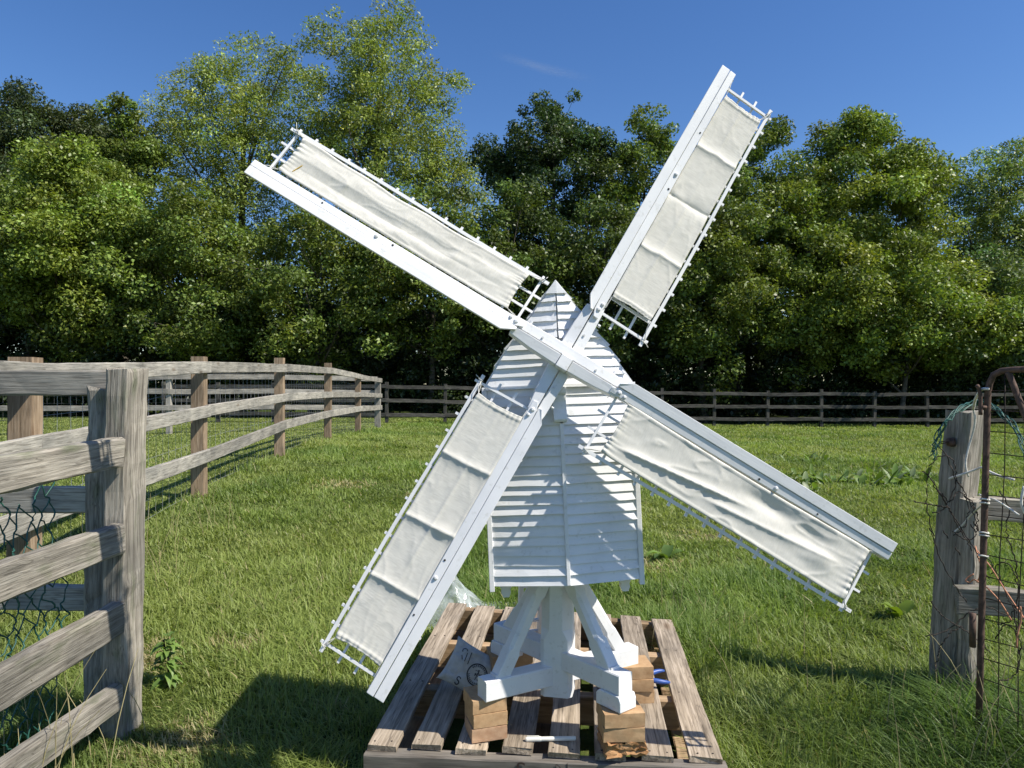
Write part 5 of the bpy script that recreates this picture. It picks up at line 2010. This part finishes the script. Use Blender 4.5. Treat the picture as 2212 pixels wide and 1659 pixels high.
def plant(name, x, y, n, L, W, cols, label, cat, group, seed, el=(0.5, 1.4), stem=0.0, spread=0.0):
    r = random.Random(seed)
    v, f, t = [], [], []
    for i in range(n):
        a = r.uniform(0, 2 * math.pi)
        c = r.choice(cols)
        k = r.uniform(0.75, 1.25)
        col = tuple(q * k for q in c)
        z = 0.01 + stem * r.random()
        sp_, sa_ = spread * math.sqrt(r.random()), r.uniform(0, 6.283)
        leaf_blade(v, f, t, (0.012 * math.cos(a) + sp_ * math.cos(sa_), 0.012 * math.sin(a) + sp_ * math.sin(sa_), z), (math.cos(a), math.sin(a), r.uniform(*el)), L * r.uniform(0.6, 1.2), W * r.uniform(0.7, 1.2), col, r, droop=r.uniform(0.25, 0.9))
    V = np.array([tuple(p) for p in v])
    me = fast_mesh(name, V, np.array(f), np.array(t))
    M = Matrix.Translation((x, y, gz1(x, y)))
    if stem:
        root = thing(name, (x, y, gz1(x, y)), label, cat, group)
        link("leaves", me, M_WEED, root, M)
        b = MB()
        b.tube([Vector((0.01 * math.sin(i), 0.008 * math.cos(i * 2), stem * i / 5)) for i in range(6)], 0.004, 6)
        b.build("stem", M_WEED, root, M)
        me2 = b
        return root
    o = link(name, me, M_WEED, None, M)
    return tag(o, label, cat, group)


DK = [(0.12, 0.195, 0.04), (0.15, 0.23, 0.045), (0.10, 0.165, 0.04), (0.21, 0.26, 0.12)]
docks = [
    (3.05, 8.0, 46, 0.19, 0.07, "dock clump nearest the lower right sail tip, pale leaf among green ones"),
    (3.62, 8.7, 50, 0.20, 0.07, "dock clump just right of centre of the dock patch, standing in the sunny grass"),
    (4.25, 8.4, 54, 0.20, 0.075, "big dock clump at the right of the dock patch with a bright leaf"),
    (4.9, 9.0, 46, 0.19, 0.07, "rightmost dock clump, just left of the wire round the gate post"),
    (2.55, 9.3, 26, 0.20, 0.08, "small dock clump at the back, just above the middle of the lower right sail"),
    (3.30, 10.3, 38, 0.19, 0.065, "farthest dock clump, small, in front of the back fence"),
    (4.6, 11.2, 38, 0.19, 0.065, "far dock clump to the right, halfway to the back fence"),
    (1.02, 4.75, 6, 0.16, 0.08, "single dock plant with a bright leaf below the lower right sail, right of the mill"),
    (1.98, 3.62, 5, 0.12, 0.075, "small yellow-green broad-leaved plant beneath the lower right sail's tip"),
]
for i, (x, y, n, L, W, lab) in enumerate(docks):
    plant("dock_plant", x, y, n, L, W, DK if i != 8 else [(0.17, 0.24, 0.03)], lab, "weed", "dock plants in the paddock", 50 + i, spread=0.38 if i < 7 else 0.03)
plant("nettle_plant", -1.33, 2.74, 64, 0.055, 0.028, [(0.13, 0.21, 0.05), (0.17, 0.26, 0.06)], "nettle growing against the right side of the near left post", "weed", None, 91, el=(0.0, 0.6), stem=0.19)


def make_tall_stems():
    """dead straw stems and seeding grasses standing up out of the sward"""
    r = random.Random(31)
    b = MB()
    spots = [(-1.35, 1.95, 26, .40), (-1.55, 1.7, 22, .45), (1.70, 2.35, 26, .38), (1.45, 2.2, 16, .34), (-2.3, 5.2, 10, .4), (-2.2, 4.2, 12, .45), (4.2, 8.2, 6, .7), (0.85, 3.6, 8, .3), (1.0, 2.9, 8, .3), (1.95, 2.55, 16, .42)]
    for (x, y, n, h) in spots:
        for i in range(n):
            px, py = x + r.gauss(0, .16), y + r.gauss(0, .2)
            a, ln = r.uniform(0, 6.28), r.uniform(0.05, 0.5)
            H = h * r.uniform(0.5, 1.1)
            g = gz1(px, py)
            pts = [(px + math.cos(a) * ln * H * (t / 5) ** 2, py + math.sin(a) * ln * H * (t / 5) ** 2, g + H * (t / 5) * (1 - 0.12 * ln * t / 5)) for t in range(6)]
            b.tube(pts, [0.0016, 0.0015, 0.0013, 0.0011, 0.0009, 0.0006], 4)
    m = plain("dry_straw", (0.34, 0.29, 0.14), 0.8, 0, 0.25, 3)
    o = b.build("straw_stems", m)
    o["kind"] = "stuff"
    o["label"] = "dry grass stems standing up out of the sward"


make_tall_stems()
